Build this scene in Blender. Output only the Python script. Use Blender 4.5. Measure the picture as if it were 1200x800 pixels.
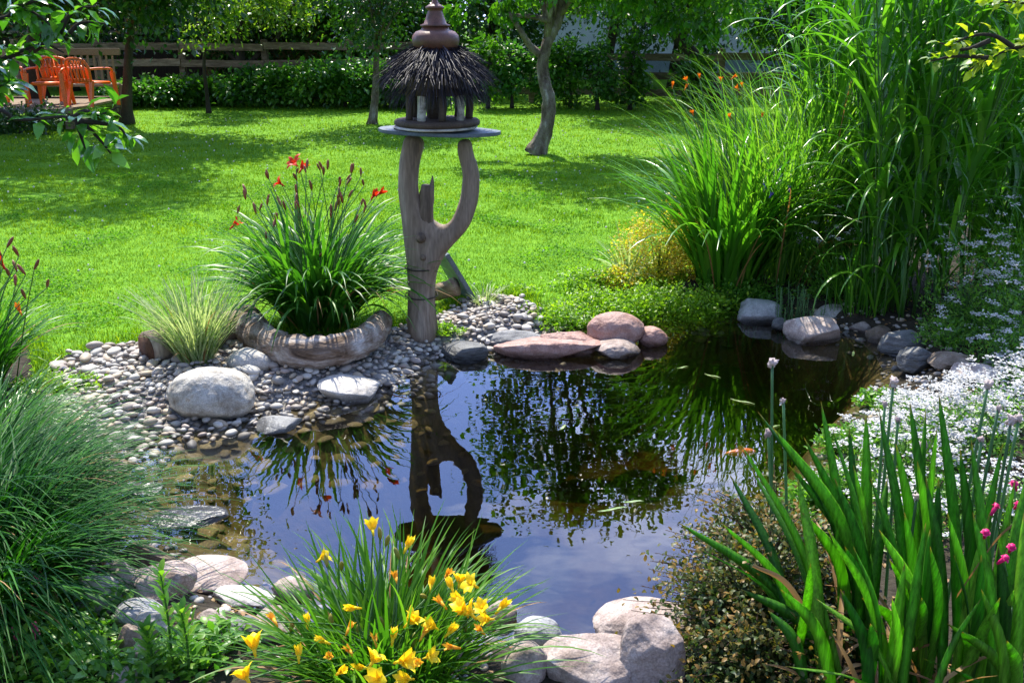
import bpy, bmesh, math, random
import numpy as np
from mathutils import Vector, Matrix

for o in list(bpy.data.objects): bpy.data.objects.remove(o)
S = bpy.context.scene
COL = S.collection
R = math.radians
PI = math.pi

# ------------------------------------------------------------------ camera
EYE = 1.6; PITCH = R(18.2); FPX = 1153.0
cam = bpy.data.cameras.new('camera'); camo = bpy.data.objects.new('camera', cam); COL.objects.link(camo)
camo.location = (0, 0, EYE); camo.rotation_euler = (R(90) - PITCH, 0, 0)
cam.sensor_width = 36; cam.lens = 36 * FPX / 1200; cam.clip_start = 0.05; cam.clip_end = 800
S.camera = camo
# ------------------------------------------------------------------ light
SUN_EL = R(56); SUN_AZ = R(-16)          # azimuth measured from +Y towards +X
sd = Vector((math.sin(SUN_AZ) * math.cos(SUN_EL), math.cos(SUN_AZ) * math.cos(SUN_EL), math.sin(SUN_EL)))
sl = bpy.data.lights.new('sun', 'SUN'); sl.energy = 5.0; sl.angle = R(0.5); sl.color = (1.0, .94, .80)
so = bpy.data.objects.new('sun', sl); COL.objects.link(so); so.rotation_euler = sd.to_track_quat('Z', 'Y').to_euler(); so.location = (0, 0, 20)
S.view_settings.view_transform = 'Standard'; S.view_settings.look = 'None'
S.view_settings.exposure = 0.97; S.view_settings.gamma = 1.0
W = bpy.data.worlds.new('World'); S.world = W; W.use_nodes = True
wn = W.node_tree.nodes; wl = W.node_tree.links; wn.clear()
wo = wn.new('ShaderNodeOutputWorld'); bg = wn.new('ShaderNodeBackground'); sky = wn.new('ShaderNodeTexSky')
sky.sky_type = 'NISHITA'; sky.sun_disc = False; sky.sun_elevation = SUN_EL; sky.sun_rotation = SUN_AZ
bg.inputs[1].default_value = 0.066
tc = wn.new('ShaderNodeTexCoord'); mp = wn.new('ShaderNodeMapping'); mp.inputs['Scale'].default_value = (1.6, 1.6, 4.2); mp.inputs['Location'].default_value = (.35, .1, 0)
nz = wn.new('ShaderNodeTexNoise'); nz.inputs['Scale'].default_value = 1.7; nz.inputs['Detail'].default_value = 7; nz.inputs['Roughness'].default_value = .6
cr = wn.new('ShaderNodeValToRGB'); cr.color_ramp.elements[0].position = .47; cr.color_ramp.elements[1].position = .66
cr.color_ramp.elements[0].color = (0, 0, 0, 1); cr.color_ramp.elements[1].color = (.8, .8, .8, 1)
mx = wn.new('ShaderNodeMix'); mx.data_type = 'RGBA'; mx.inputs['B'].default_value = (40.0, 43.0, 54.0, 1)
wl.new(tc.outputs['Generated'], mp.inputs[0]); wl.new(mp.outputs[0], nz.inputs['Vector']); wl.new(nz.outputs['Fac'], cr.inputs[0])
mf_ = wn.new('ShaderNodeMath'); mf_.operation = 'MULTIPLY'; mf_.inputs[1].default_value = .75
sxyz = wn.new('ShaderNodeSeparateXYZ'); wl.new(tc.outputs['Generated'], sxyz.inputs[0]); bk_ = wn.new('ShaderNodeMapRange'); bk_.interpolation_type = 'SMOOTHSTEP'; wl.new(sxyz.outputs[1], bk_.inputs[0])
bk_.inputs[1].default_value = .15; bk_.inputs[2].default_value = .7; bk_.inputs[3].default_value = .18; bk_.inputs[4].default_value = 1; mlt = wn.new('ShaderNodeMath'); mlt.operation = 'MULTIPLY'; wl.new(bk_.outputs[0], mf_.inputs[0]); wl.new(bk_.outputs[0], mlt.inputs[0]); wl.new(cr.outputs[0], mlt.inputs[1])   # far-side sky blue and clouds boosted by direction to brighten the pond reflection
wl.new(mlt.outputs[0], mx.inputs['Factor']); mb_ = wn.new('ShaderNodeMix'); mb_.data_type = 'RGBA'; mb_.inputs['B'].default_value = (10.0, 16.0, 38.0, 1); 
wl.new(sky.outputs[0], mb_.inputs['A']); wl.new(mf_.outputs[0], mb_.inputs['Factor']); wl.new(mb_.outputs['Result'], mx.inputs['A']); wl.new(mx.outputs['Result'], bg.inputs[0]); wl.new(bg.outputs[0], wo.inputs[0])
S.cycles.max_bounces = 8; S.cycles.transparent_max_bounces = 12; S.cycles.transmission_bounces = 4; S.cycles.diffuse_bounces = 3

# ------------------------------------------------------------------ helpers
CP, SP = math.cos(PITCH), math.sin(PITCH)
def ray(px, py):
    u = (px - 600) / FPX; v = (py - 400) / FPX
    return Vector((u, CP - v * SP, -SP - v * CP))
def G(px, py, z=0.0):          # point of the horizontal plane z seen at a photo pixel
    d = ray(px, py); t = (z - EYE) / d.z
    return Vector((d.x * t, d.y * t, z))
def V(px, py, y):              # point of the vertical plane at depth y
    d = ray(px, py); t = y / d.y
    return Vector((d.x * t, y, EYE + d.z * t))
def pxs(y, z=0): return (y * CP + (EYE - z) * SP) / FPX      # metres per pixel

def tag(o, label=None, cat=None, group=None, kind=None):
    if label: o['label'] = label
    if cat: o['category'] = cat
    if group: o['group'] = group
    if kind: o['kind'] = kind
    return o
def empty(name, loc, label, cat, group=None, rz=0):
    o = bpy.data.objects.new(name, None); COL.objects.link(o); o.location = loc; o.rotation_euler = (0, 0, rz)
    o.empty_display_size = .1
    return tag(o, label, cat, group)

class MB:
    def __init__(s): s.v = []; s.f = []; s.r = []; s.t = []; s.n = 0
    def add(s, v, faces, r=0.5, t=0.5):
        v = np.asarray(v, float).reshape(-1, 3); n = len(v)
        for f in faces: s.f.append(np.asarray(f, np.int64) + s.n)
        s.v.append(v)
        s.r.append(np.broadcast_to(np.asarray(r, float), (n,)).copy()); s.t.append(np.broadcast_to(np.asarray(t, float), (n,)).copy())
        s.n += n; return s
    def mesh(s, name, smooth=True):
        me = bpy.data.meshes.new(name)
        v = np.concatenate(s.v); me.vertices.add(len(v)); me.vertices.foreach_set('co', v.astype(np.float32).ravel())
        tot = sum(f.size for f in s.f); me.loops.add(tot)
        me.loops.foreach_set('vertex_index', np.concatenate([f.ravel() for f in s.f]).astype(np.int32))
        cnt = np.concatenate([np.full(len(f), f.shape[1]) for f in s.f]); me.polygons.add(len(cnt))
        st = np.concatenate([[0], np.cumsum(cnt)[:-1]])
        me.polygons.foreach_set('loop_start', st.astype(np.int32))
        me.polygons.foreach_set('use_smooth', np.full(len(cnt), smooth))
        me.update(calc_edges=True)
        a = me.attributes.new('rnd', 'FLOAT', 'POINT'); a.data.foreach_set('value', np.concatenate(s.r).astype(np.float32))
        a = me.attributes.new('tt', 'FLOAT', 'POINT'); a.data.foreach_set('value', np.concatenate(s.t).astype(np.float32))
        return me
    def build(s, name, mat, parent=None, loc=None, smooth=True):
        me = s.mesh(name, smooth); me.materials.append(mat)
        o = bpy.data.objects.new(name, me); COL.objects.link(o)
        if parent: o.parent = parent
        if loc is not None: o.location = loc
        return o
def inst(me, name, parent=None, loc=(0, 0, 0), rot=(0, 0, 0), sc=1):
    o = bpy.data.objects.new(name, me); COL.objects.link(o); o.location = loc; o.rotation_euler = rot
    o.scale = (sc, sc, sc) if not hasattr(sc, '__len__') else sc
    if parent: o.parent = parent
    return o

def tube(mb, pts, rad, n=10, r=.5, wob=0.0, seed=0, cap=True):
    rg = np.random.default_rng(seed); pts = np.asarray([tuple(p) for p in pts], float); k = len(pts)
    rad = np.broadcast_to(np.asarray(rad, float), (k,)); T = np.gradient(pts, axis=0); T /= np.linalg.norm(T, axis=1)[:, None] + 1e-9
    up = np.array([0, 0, 1.]) if abs(T[0][2]) < .9 else np.array([0, 1., 0])
    A = np.cross(T[0], up); A /= np.linalg.norm(A); out = []; a = np.arange(n) * 2 * PI / n
    for i in range(k):
        A = A - T[i] * A.dot(T[i]); A /= np.linalg.norm(A); B = np.cross(T[i], A)
        rr = rad[i] * (1 + wob * (rg.random(n) - .5))
        out.append(pts[i] + (np.cos(a) * rr)[:, None] * A + (np.sin(a) * rr)[:, None] * B)
    v = np.concatenate(out); idx = np.arange(k * n).reshape(k, n)
    q = np.stack([idx[:-1], np.roll(idx[:-1], -1, 1), np.roll(idx[1:], -1, 1), idx[1:]], -1).reshape(-1, 4)
    fs = [q]
    if cap: fs += [idx[0][::-1][None], idx[-1][None]]
    mb.add(v, fs, r, np.repeat(np.linspace(0, 1, k), n)); return mb
def curve(pts, sub=6):           # catmull-rom through points (and any extra columns)
    P = np.asarray([tuple(p) for p in pts], float); P = np.vstack([2 * P[0] - P[1], P, 2 * P[-1] - P[-2]]); out = []
    for i in range(1, len(P) - 2):
        for s in np.arange(sub) / sub:
            out.append(.5 * (2 * P[i] + (P[i + 1] - P[i - 1]) * s + (2 * P[i - 1] - 5 * P[i] + 4 * P[i + 1] - P[i + 2]) * s * s + (-P[i - 1] + 3 * P[i] - 3 * P[i + 1] + P[i + 2]) * s ** 3))
    out.append(P[-2]); return np.array(out)
def box(mb, c, s, rz=0, r=.5, bev=0.0, rx=0, ry=0):
    bm = bmesh.new(); bmesh.ops.create_cube(bm, size=1)
    bmesh.ops.scale(bm, vec=s, verts=bm.verts)
    if bev: bmesh.ops.bevel(bm, geom=bm.edges[:], offset=bev, segments=2, affect='EDGES')
    bmesh.ops.rotate(bm, cent=(0, 0, 0), matrix=Matrix.Rotation(rx, 3, 'X') @ Matrix.Rotation(ry, 3, 'Y'), verts=bm.verts)
    bmesh.ops.rotate(bm, cent=(0, 0, 0), matrix=Matrix.Rotation(rz, 3, 'Z'), verts=bm.verts)
    bmesh.ops.translate(bm, vec=c, verts=bm.verts)
    frombm(mb, bm, r); return mb
def frombm(mb, bm, r=.5):
    bm.verts.ensure_lookup_table(); bm.verts.index_update()
    v = np.array([tuple(x.co) for x in bm.verts]); d = {}
    for f in bm.faces: d.setdefault(len(f.verts), []).append([x.index for x in f.verts])
    mb.add(v, [np.array(x) for x in d.values()], r); bm.free()
def lathe(mb, prof, c=(0, 0, 0), n=28, r=.5, wob=0, seed=0):
    rg = np.random.default_rng(seed); a = np.arange(n) * 2 * PI / n; k = len(prof)
    w = 1 + wob * (rg.random(n) - .5)
    v = np.concatenate([np.stack([np.cos(a) * p[0] * w, np.sin(a) * p[0] * w, np.full(n, p[1])], 1) for p in prof]) + np.array(c)
    idx = np.arange(k * n).reshape(k, n)
    q = np.stack([idx[:-1], np.roll(idx[:-1], -1, 1), np.roll(idx[1:], -1, 1), idx[1:]], -1).reshape(-1, 4)
    mb.add(v, [q, idx[0][::-1][None], idx[-1][None]], r); return mb

def blades(mb, base, az, L, Wd, lean, droop, segs=7, pw=1.5, rg=None, fold=0.0, roll=0.25, prof='grass', rnd=None, t0=0., az_curl=0.15):
    """long ribbon leaves: lean = first tilt from vertical, droop = extra tilt gathered to the tip"""
    base = np.asarray(base, float).reshape(-1, 3); N = len(base)
    f = lambda x: np.broadcast_to(np.asarray(x, float), (N,))
    az, L, Wd, lean, droop = map(f, (az, L, Wd, lean, droop))
    t = np.linspace(0, 1, segs + 1); th = lean[:, None] + droop[:, None] * t[None] ** pw
    curl = (rg.random(N) - .5) * az_curl * 2; A = az[:, None] + curl[:, None] * t[None] ** 2 * 2
    ds = (L / segs)[:, None]
    dx = np.sin(th) * np.cos(A) * ds; dy = np.sin(th) * np.sin(A) * ds; dz = np.cos(th) * ds
    P = np.zeros((N, segs + 1, 3)); P[:, 1:, 0] = np.cumsum(dx[:, :-1], 1); P[:, 1:, 1] = np.cumsum(dy[:, :-1], 1); P[:, 1:, 2] = np.cumsum(dz[:, :-1], 1)
    P += base[:, None]
    rl = (rg.random(N) - .5) * 2 * roll
    side0 = np.stack([-np.sin(A), np.cos(A), np.zeros_like(A)], -1)
    tan = np.stack([np.sin(th) * np.cos(A), np.sin(th) * np.sin(A), np.cos(th)], -1); nor = np.cross(tan, side0)
    side = side0 * np.cos(rl)[:, None, None] + nor * np.sin(rl)[:, None, None]; nor = np.cross(tan, side)
    if prof == 'grass': w = np.minimum(1, .55 + t * 2) * (1 - t ** 2.2) ** .8
    elif prof == 'iris': w = np.minimum(1, .72 + t * .9) * (1 - t ** 3.2) ** .75
    elif prof == 'leaf': w = np.sin(np.clip(t * .96 + .04, 0, 1) * PI) ** .8
    else: w = 1 - t * .7
    w = np.maximum(w, .03); hw = (Wd[:, None] * w[None] * .5)[..., None]
    rr = (rg.random(N) if rnd is None else f(rnd)); tt = t0 + (1 - t0) * t
    if fold:
        a, b, c = P - side * hw + nor * hw * fold, P, P + side * hw + nor * hw * fold
        v = np.stack([a, b, c], 2).reshape(-1, 3); k = 3
    else:
        v = np.stack([P - side * hw, P + side * hw], 2).reshape(-1, 3); k = 2
    idx = np.arange(N * (segs + 1) * k).reshape(N, segs + 1, k)
    q = np.stack([idx[:, :-1, :-1], idx[:, :-1, 1:], idx[:, 1:, 1:], idx[:, 1:, :-1]], -1).reshape(-1, 4)
    mb.add(v, [q], np.repeat(rr, (segs + 1) * k), np.tile(np.repeat(tt, k), N)); return P

def leaves(mb, pos, d, L, Wd, rg, fold=.35, rnd=None, simple=False, up=None, curl=.25):
    """flat leaf blades at pos pointing along d"""
    pos = np.asarray(pos, float); N = len(pos); d = np.asarray(d, float); d = d / (np.linalg.norm(d, axis=1)[:, None] + 1e-9)
    L = np.broadcast_to(np.asarray(L, float), (N,))[:, None]; Wd = np.broadcast_to(np.asarray(Wd, float), (N,))[:, None]
    u = np.tile(np.array([0, 0, 1.]), (N, 1)) if up is None else up
    u = u + rg.normal(0, .45, (N, 3)); s = np.cross(d, u); s /= np.linalg.norm(s, axis=1)[:, None] + 1e-9; n = np.cross(s, d)
    rr = rg.random(N) if rnd is None else np.broadcast_to(rnd, (N,))
    if simple:
        v = np.stack([pos, pos + d * L * .5 + s * Wd * .5 + n * fold * Wd * .5, pos + d * L, pos + d * L * .5 - s * Wd * .5 + n * fold * Wd * .5], 1).reshape(-1, 3)
        i = np.arange(N * 4).reshape(N, 4); mb.add(v, [i[:, [0, 1, 2]], i[:, [0, 2, 3]]], np.repeat(rr, 4), np.tile([0, .5, 1, .5], N))
    else:
        c = -n * curl * L
        m1 = pos + d * L * .35; m2 = pos + d * L * .72 + c * .35; e = pos + d * L + c
        v = np.stack([pos, m1 + s * Wd * .5 + n * fold * Wd * .4, m1, m1 - s * Wd * .5 + n * fold * Wd * .4,
                      m2 + s * Wd * .38 + n * fold * Wd * .3, m2, m2 - s * Wd * .38 + n * fold * Wd * .3, e], 1).reshape(-1, 3)
        i = np.arange(N * 8).reshape(N, 8)
        mb.add(v, [i[:, [0, 1, 2]], i[:, [0, 2, 3]], i[:, [1, 4, 5, 2]], i[:, [2, 5, 6, 3]], i[:, [4, 7, 5]], i[:, [5, 7, 6]]],
               np.repeat(rr, 8), np.tile([0, .35, .35, .35, .72, .72, .72, 1], N))

def ico(sub):
    bm = bmesh.new(); bmesh.ops.create_icosphere(bm, subdivisions=sub, radius=1)
    v = np.array([tuple(x.co) for x in bm.verts]); f = np.array([[x.index for x in q.verts] for q in bm.faces]); bm.free(); return v, f
ICO = {k: ico(k) for k in (1, 2, 3, 5)}
def sines(p, rg, k, f, amp):
    out = np.zeros(len(p))
    for _ in range(k):
        d = rg.normal(0, 1, 3); d /= np.linalg.norm(d); out += np.sin(p @ d * f * rg.uniform(.7, 1.4) + rg.random() * 7) * amp / math.sqrt(k)
    return out
def stone_v(seed, kind='round', sub=5):
    rg = np.random.default_rng(seed); v, f = ICO[sub]; p = v.copy()
    if kind == 'block': p = np.sign(p) * np.abs(p) ** .72
    if kind == 'slab': p = np.sign(p) * np.abs(p) ** .8
    p = p * (1 + sines(v, rg, 6, 2.2, .10) + sines(v, rg, 6, 5, .035))[:, None]
    nc = {'round': 3, 'block': 9, 'slab': 11, 'angular': 14, 'smooth': 0}[kind]
    for _ in range(nc):
        n = rg.normal(0, 1, 3); n /= np.linalg.norm(n); h = rg.uniform(.66, .86) if kind != 'round' else rg.uniform(.8, .95)
        d = np.maximum(p @ n - h, 0); p -= (d * (.93 if kind != 'round' else .6))[:, None] * n
    if sub >= 3: p = p * (1 + sines(p, rg, 8, 11, .013) + sines(p, rg, 10, 26, .007) + sines(p, rg, 12, 55, .004))[:, None]
    p /= np.abs(p).max(0)
    return p, f

# ------------------------------------------------------------------ materials
def newmat(name):
    m = bpy.data.materials.new(name); m.use_nodes = True; n = m.node_tree.nodes; n.clear()
    o = n.new('ShaderNodeOutputMaterial'); return m, n, m.node_tree.links, o
def ramp(n, stops):
    r = n.new('ShaderNodeValToRGB'); e = r.color_ramp.elements
    while len(e) < len(stops): e.new(.5)
    for i, (p, c) in enumerate(stops): e[i].position = p; e[i].color = (*c, 1)
    return r
def leafmat(name, cols, rough=.38, trans=.4, tcol=None, tip=None, spec=.5, wave=None, tgain=1.5, streak=0):
    m, n, l, o = newmat(name); at = n.new('ShaderNodeAttribute'); at.attribute_name = 'rnd'
    r = ramp(n, [(i / (len(cols) - 1), c) for i, c in enumerate(cols)]); l.new(at.outputs['Fac'], r.inputs[0]); col = r.outputs[0]
    if tip:
        a2 = n.new('ShaderNodeAttribute'); a2.attribute_name = 'tt'; r2 = ramp(n, [(tip[0], (0, 0, 0)), (tip[1], (1, 1, 1))]); l.new(a2.outputs['Fac'], r2.inputs[0])
        mxx = n.new('ShaderNodeMix'); mxx.data_type = 'RGBA'; l.new(r2.outputs[0], mxx.inputs['Factor']); l.new(col, mxx.inputs['A']); mxx.inputs['B'].default_value = (*tip[2], 1); col = mxx.outputs['Result']
    if wave:
        tcx = n.new('ShaderNodeTexCoord'); w = n.new('ShaderNodeTexNoise'); w.inputs['Scale'].default_value = wave[0]; l.new(tcx.outputs['Object'], w.inputs['Vector'])
        r3 = ramp(n, [(.42, (0, 0, 0)), (.6, (1, 1, 1))]); l.new(w.outputs['Fac'], r3.inputs[0])
        m3 = n.new('ShaderNodeMix'); m3.data_type = 'RGBA'; l.new(r3.outputs[0], m3.inputs['Factor']); l.new(col, m3.inputs['A']); m3.inputs['B'].default_value = (*wave[1], 1); col = m3.outputs['Result']
    if streak:
        tcx = n.new('ShaderNodeTexCoord'); mq = n.new('ShaderNodeMapping'); mq.inputs['Scale'].default_value = (streak, streak, streak * .05); l.new(tcx.outputs['Object'], mq.inputs[0]); w = n.new('ShaderNodeTexNoise'); w.inputs['Scale'].default_value = 1; w.inputs['Detail'].default_value = 4; w.inputs['Roughness'].default_value = .7; l.new(mq.outputs[0], w.inputs['Vector'])
        mr_ = n.new('ShaderNodeMapRange'); mr_.inputs[1].default_value = .3; mr_.inputs[2].default_value = .7; mr_.inputs[3].default_value = .5; mr_.inputs[4].default_value = 1.5; l.new(w.outputs['Fac'], mr_.inputs[0]); vs = n.new('ShaderNodeVectorMath'); vs.operation = 'SCALE'; l.new(col, vs.inputs[0]); l.new(mr_.outputs[0], vs.inputs['Scale']); col = vs.outputs[0]
    p = n.new('ShaderNodeBsdfPrincipled'); l.new(col, p.inputs['Base Color']); p.inputs['Roughness'].default_value = rough; p.inputs['Specular IOR Level'].default_value = spec
    if streak: bq = n.new('ShaderNodeBump'); bq.inputs['Strength'].default_value = .5; bq.inputs['Distance'].default_value = .002; l.new(w.outputs['Fac'], bq.inputs['Height']); l.new(bq.outputs[0], p.inputs['Normal'])
    t = n.new('ShaderNodeBsdfTranslucent'); g = n.new('ShaderNodeMix'); g.data_type = 'RGBA'; g.blend_type = 'MULTIPLY'; g.inputs['Factor'].default_value = 1
    tc_ = tcol or (1.15 * tgain, 1.25 * tgain, .5 * tgain); l.new(col, g.inputs['A']); g.inputs['B'].default_value = (*tc_, 1); l.new(g.outputs['Result'], t.inputs[0])
    ms = n.new('ShaderNodeMixShader'); ms.inputs[0].default_value = trans; l.new(p.outputs[0], ms.inputs[1]); l.new(t.outputs[0], ms.inputs[2]); l.new(ms.outputs[0], o.inputs[0]); return m
def noisemat(name, cols, scale=8, rough=.85, bump=.3, bscale=40, stretch=(1, 1, 1), detail=6, spec=.3, objrand=.25, wet=False, dist=0.0, bdist=.01, attr=None):
    m, n, l, o = newmat(name); tcx = n.new('ShaderNodeTexCoord'); mpn = n.new('ShaderNodeMapping'); mpn.inputs['Scale'].default_value = stretch
    oi = n.new('ShaderNodeObjectInfo'); l.new(tcx.outputs['Object'], mpn.inputs[0])
    if attr: an = n.new('ShaderNodeAttribute'); an.attribute_name = attr; l.new(an.outputs['Vector'], mpn.inputs[0])
    cm = n.new('ShaderNodeVectorMath'); cm.operation = 'SCALE'; cv = n.new('ShaderNodeCombineXYZ'); l.new(oi.outputs['Random'], cv.inputs[0]); l.new(oi.outputs['Random'], cv.inputs[2])
    l.new(cv.outputs[0], cm.inputs[0]); cm.inputs['Scale'].default_value = 37; l.new(cm.outputs[0], mpn.inputs['Location'])
    a = n.new('ShaderNodeTexNoise'); a.inputs['Scale'].default_value = scale; a.inputs['Detail'].default_value = detail; a.inputs['Roughness'].default_value = .62; a.inputs['Distortion'].default_value = dist
    l.new(mpn.outputs[0], a.inputs['Vector']); k = len(cols)
    r = ramp(n, [(.28 + .44 * i / (k - 1), c) for i, c in enumerate(cols)]); l.new(a.outputs['Fac'], r.inputs[0]); col = r.outputs[0]
    sp = n.new('ShaderNodeTexNoise'); sp.inputs['Scale'].default_value = scale * 14; sp.inputs['Detail'].default_value = 3; l.new(mpn.outputs[0], sp.inputs['Vector'])
    mr = n.new('ShaderNodeMapRange'); mr.inputs[1].default_value = .3; mr.inputs[2].default_value = .7; mr.inputs[3].default_value = .72; mr.inputs[4].default_value = 1.22; l.new(sp.outputs['Fac'], mr.inputs[0])
    mo = n.new('ShaderNodeMapRange'); mo.inputs[3].default_value = 1 - objrand; mo.inputs[4].default_value = 1 + objrand; l.new(oi.outputs['Random'], mo.inputs[0])
    mm = n.new('ShaderNodeMath'); mm.operation = 'MULTIPLY'; l.new(mr.outputs[0], mm.inputs[0]); l.new(mo.outputs[0], mm.inputs[1])
    vm = n.new('ShaderNodeVectorMath'); vm.operation = 'SCALE'; l.new(col, vm.inputs[0]); l.new(mm.outputs[0], vm.inputs['Scale']); col = vm.outputs[0]
    p = n.new('ShaderNodeBsdfPrincipled'); p.inputs['Roughness'].default_value = rough; p.inputs['Specular IOR Level'].default_value = spec
    if wet:   # damp band where the water laps
        ge = n.new('ShaderNodeNewGeometry'); sx = n.new('ShaderNodeSeparateXYZ'); l.new(ge.outputs['Position'], sx.inputs[0])
        ad = n.new('ShaderNodeMath'); ad.operation = 'MULTIPLY_ADD'; l.new(a.outputs['Fac'], ad.inputs[0]); ad.inputs[1].default_value = -.03; l.new(sx.outputs[2], ad.inputs[2])
        w = n.new('ShaderNodeMapRange'); w.inputs[1].default_value = -.09; w.inputs[2].default_value = -.06; w.inputs[3].default_value = .35; w.inputs[4].default_value = 1; l.new(ad.outputs[0], w.inputs[0])
        v2 = n.new('ShaderNodeVectorMath'); v2.operation = 'SCALE'; l.new(col, v2.inputs[0]); l.new(w.outputs[0], v2.inputs['Scale']); col = v2.outputs[0]
        w2 = n.new('ShaderNodeMapRange'); w2.inputs[1].default_value = .4; w2.inputs[2].default_value = 1; w2.inputs[3].default_value = .25; w2.inputs[4].default_value = rough; l.new(w.outputs[0], w2.inputs[0]); l.new(w2.outputs[0], p.inputs['Roughness'])
    l.new(col, p.inputs['Base Color'])
    b = n.new('ShaderNodeTexNoise'); b.inputs['Scale'].default_value = bscale; b.inputs['Detail'].default_value = 8; l.new(mpn.outputs[0], b.inputs['Vector'])
    bu = n.new('ShaderNodeBump'); bu.inputs['Strength'].default_value = bump; bu.inputs['Distance'].default_value = bdist; l.new(b.outputs['Fac'], bu.inputs['Height']); l.new(bu.outputs[0], p.inputs['Normal'])
    l.new(p.outputs[0], o.inputs[0]); return m
def plain(name, c, rough=.5, spec=.5, trans=0):
    if trans: return leafmat(name, [c, tuple(min(1, x * 1.15) for x in c)], rough, trans, tcol=(1.2, 1.2, 1.0), spec=spec)
    return noisemat(name, [tuple(x * .85 for x in c), c], 6, rough, .05, 30, spec=spec, objrand=.05)

M = {}
M['grass'] = leafmat('grass_blades', [(.05, .15, .006), (.11, .25, .008), (.18, .33, .010), (.28, .40, .03)], .6, .42, spec=.12, tcol=(1.75, 1.5, .3))
M['cloverleaf'] = leafmat('clover_leaf', [(.04, .15, .010), (.09, .24, .012), (.18, .35, .02)], .6, .4, spec=.1)
M['daylily'] = leafmat('daylily_leaf', [(.02, .09, .008), (.04, .15, .012), (.08, .22, .018)], .38, .4, spec=.3)
M['lily_yellowgreen'] = leafmat('yellowish_lily_leaf', [(.03, .11, .008), (.06, .18, .012), (.12, .26, .02)], .4, .40, spec=.25)
M['fountain'] = leafmat('fountain_leaf', [(.006, .042, .005), (.014, .085, .007), (.042, .165, .012)], .5, .24, spec=.12)
M['misc'] = leafmat('miscanthus_leaf', [(.03, .12, .008), (.06, .20, .012), (.12, .30, .02)], .28, .45, spec=.7)
M['fine'] = leafmat('fine_grass_leaf', [(.05, .15, .015), (.10, .25, .02), (.18, .33, .04)], .4, .45)
M['varieg'] = leafmat('variegated_leaf', [(.07, .20, .03), (.20, .34, .08), (.46, .54, .26)], .4, .42, wave=(60, (.42, .50, .26)), tcol=(1.2, 1.2, .7))
M['iris'] = leafmat('iris_leaf', [(.03, .13, .014), (.08, .23, .02), (.19, .38, .035)], .5, .55, spec=.3, streak=160, tip=(.94, 1.0, (.34, .24, .07)))
M['iris_blue'] = leafmat('blue_iris_leaf', [(.05, .10, .10), (.08, .16, .13)], .4, .25)
M['drygrass'] = leafmat('withered_leaf', [(.25, .12, .04), (.38, .24, .09)], .6, .3, tcol=(1.2, 1, .6))
M['apple'] = leafmat('apple_leaf', [(.025, .09, .008), (.05, .15, .012), (.13, .27, .02)], .35, .5, spec=.5, tcol=(1.5, 1.7, .5))
M['darkleaf'] = leafmat('dark_tree_leaf', [(.012, .05, .008), (.024, .085, .010), (.055, .15, .016)], .35, .3, spec=.6)
M['lightleaf'] = leafmat('light_tree_leaf', [(.08, .18, .015), (.16, .28, .02), (.30, .40, .05)], .4, .5)
M['hedge'] = leafmat('hedge_leaf', [(.02, .09, .015), (.045, .15, .02), (.10, .23, .03)], .3, .4, spec=.5)
M['magnolia'] = leafmat('broad_leaf', [(.03, .11, .012), (.06, .19, .018), (.15, .32, .03)], .25, .42, spec=.7, tcol=(1.6, 1.8, .5))
M['yellowleaf'] = leafmat('yellow_green_leaf', [(.12, .22, .015), (.26, .36, .02), (.4, .45, .04)], .4, .5, tcol=(1.5, 1.5, .4))
M['cover'] = leafmat('ground_cover_leaf', [(.04, .14, .015), (.09, .24, .02), (.18, .34, .03)], .4, .4)
M['mossy'] = leafmat('creeping_green_leaf', [(.10, .22, .012), (.18, .33, .018), (.32, .45, .03)], .45, .45)
M['coton'] = leafmat('small_shrub_leaf', [(.02, .045, .012), (.045, .08, .016), (.11, .10, .022), (.22, .13, .03)], .45, .3, spec=.3)
M['yellowflower_leaf'] = leafmat('golden_foliage', [(.22, .30, .02), (.50, .42, .04), (.6, .34, .06)], .5, .5)
M['blueleaf'] = leafmat('bluish_stem_leaf', [(.06, .14, .06), (.11, .22, .10)], .45, .35)
M['bark'] = noisemat('bark', [(.05, .035, .025), (.12, .09, .065), (.20, .17, .13), (.42, .40, .35)], 11, .9, 1, 22, (1, 1, .45), bdist=.05)
M['darkbark'] = noisemat('dark_bark', [(.02, .016, .012), (.05, .04, .03)], 5, .9, .8, 18, (1, 1, .35), bdist=.03)
M['driftwood'] = noisemat('weathered_wood', [(.035, .024, .017), (.18, .13, .09), (.25, .19, .14), (.40, .34, .27)], 7, .8, .9, 16, (1, 1, .12), bdist=.012, objrand=.02, dist=.6)
M['log'] = noisemat('barked_log', [(.035, .022, .015), (.13, .085, .055), (.24, .18, .14), (.40, .35, .31), (.50, .46, .43)], 9, .85, 1, 22, (.55, 1.0, 1.0), bdist=.035, attr='along', objrand=.02, dist=1.0)
M['logend'] = noisemat('log_end', [(.06, .03, .02), (.12, .06, .035)], 12, .9, .4, 30, objrand=0)
M['stem'] = leafmat('flower_stem', [(.04, .12, .02), (.07, .16, .03)], .5, .15)
M['brownstem'] = noisemat('brown_twig', [(.05, .03, .02), (.1, .06, .035)], 20, .8, .2, 50)
M['slate'] = noisemat('slate', [(.06, .08, .095), (.13, .165, .19)], 6, .55, .3, 30, objrand=.02)
M['plank'] = noisemat('disc_wood', [(.045, .03, .022), (.10, .072, .052)], 8, .8, .6, 30, (1, 6, 1), objrand=.02)
M['birch'] = noisemat('birch_bark', [(.12, .10, .09), (.45, .42, .38), (.6, .57, .53)], 14, .7, .4, 40, (1, 1, 2), objrand=.1)
M['twig'] = leafmat('thatch_twigs', [(.010, .008, .010), (.022, .018, .024), (.06, .052, .066)], .55, 0.02, spec=.35, tcol=(1, 1, 1))
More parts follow.
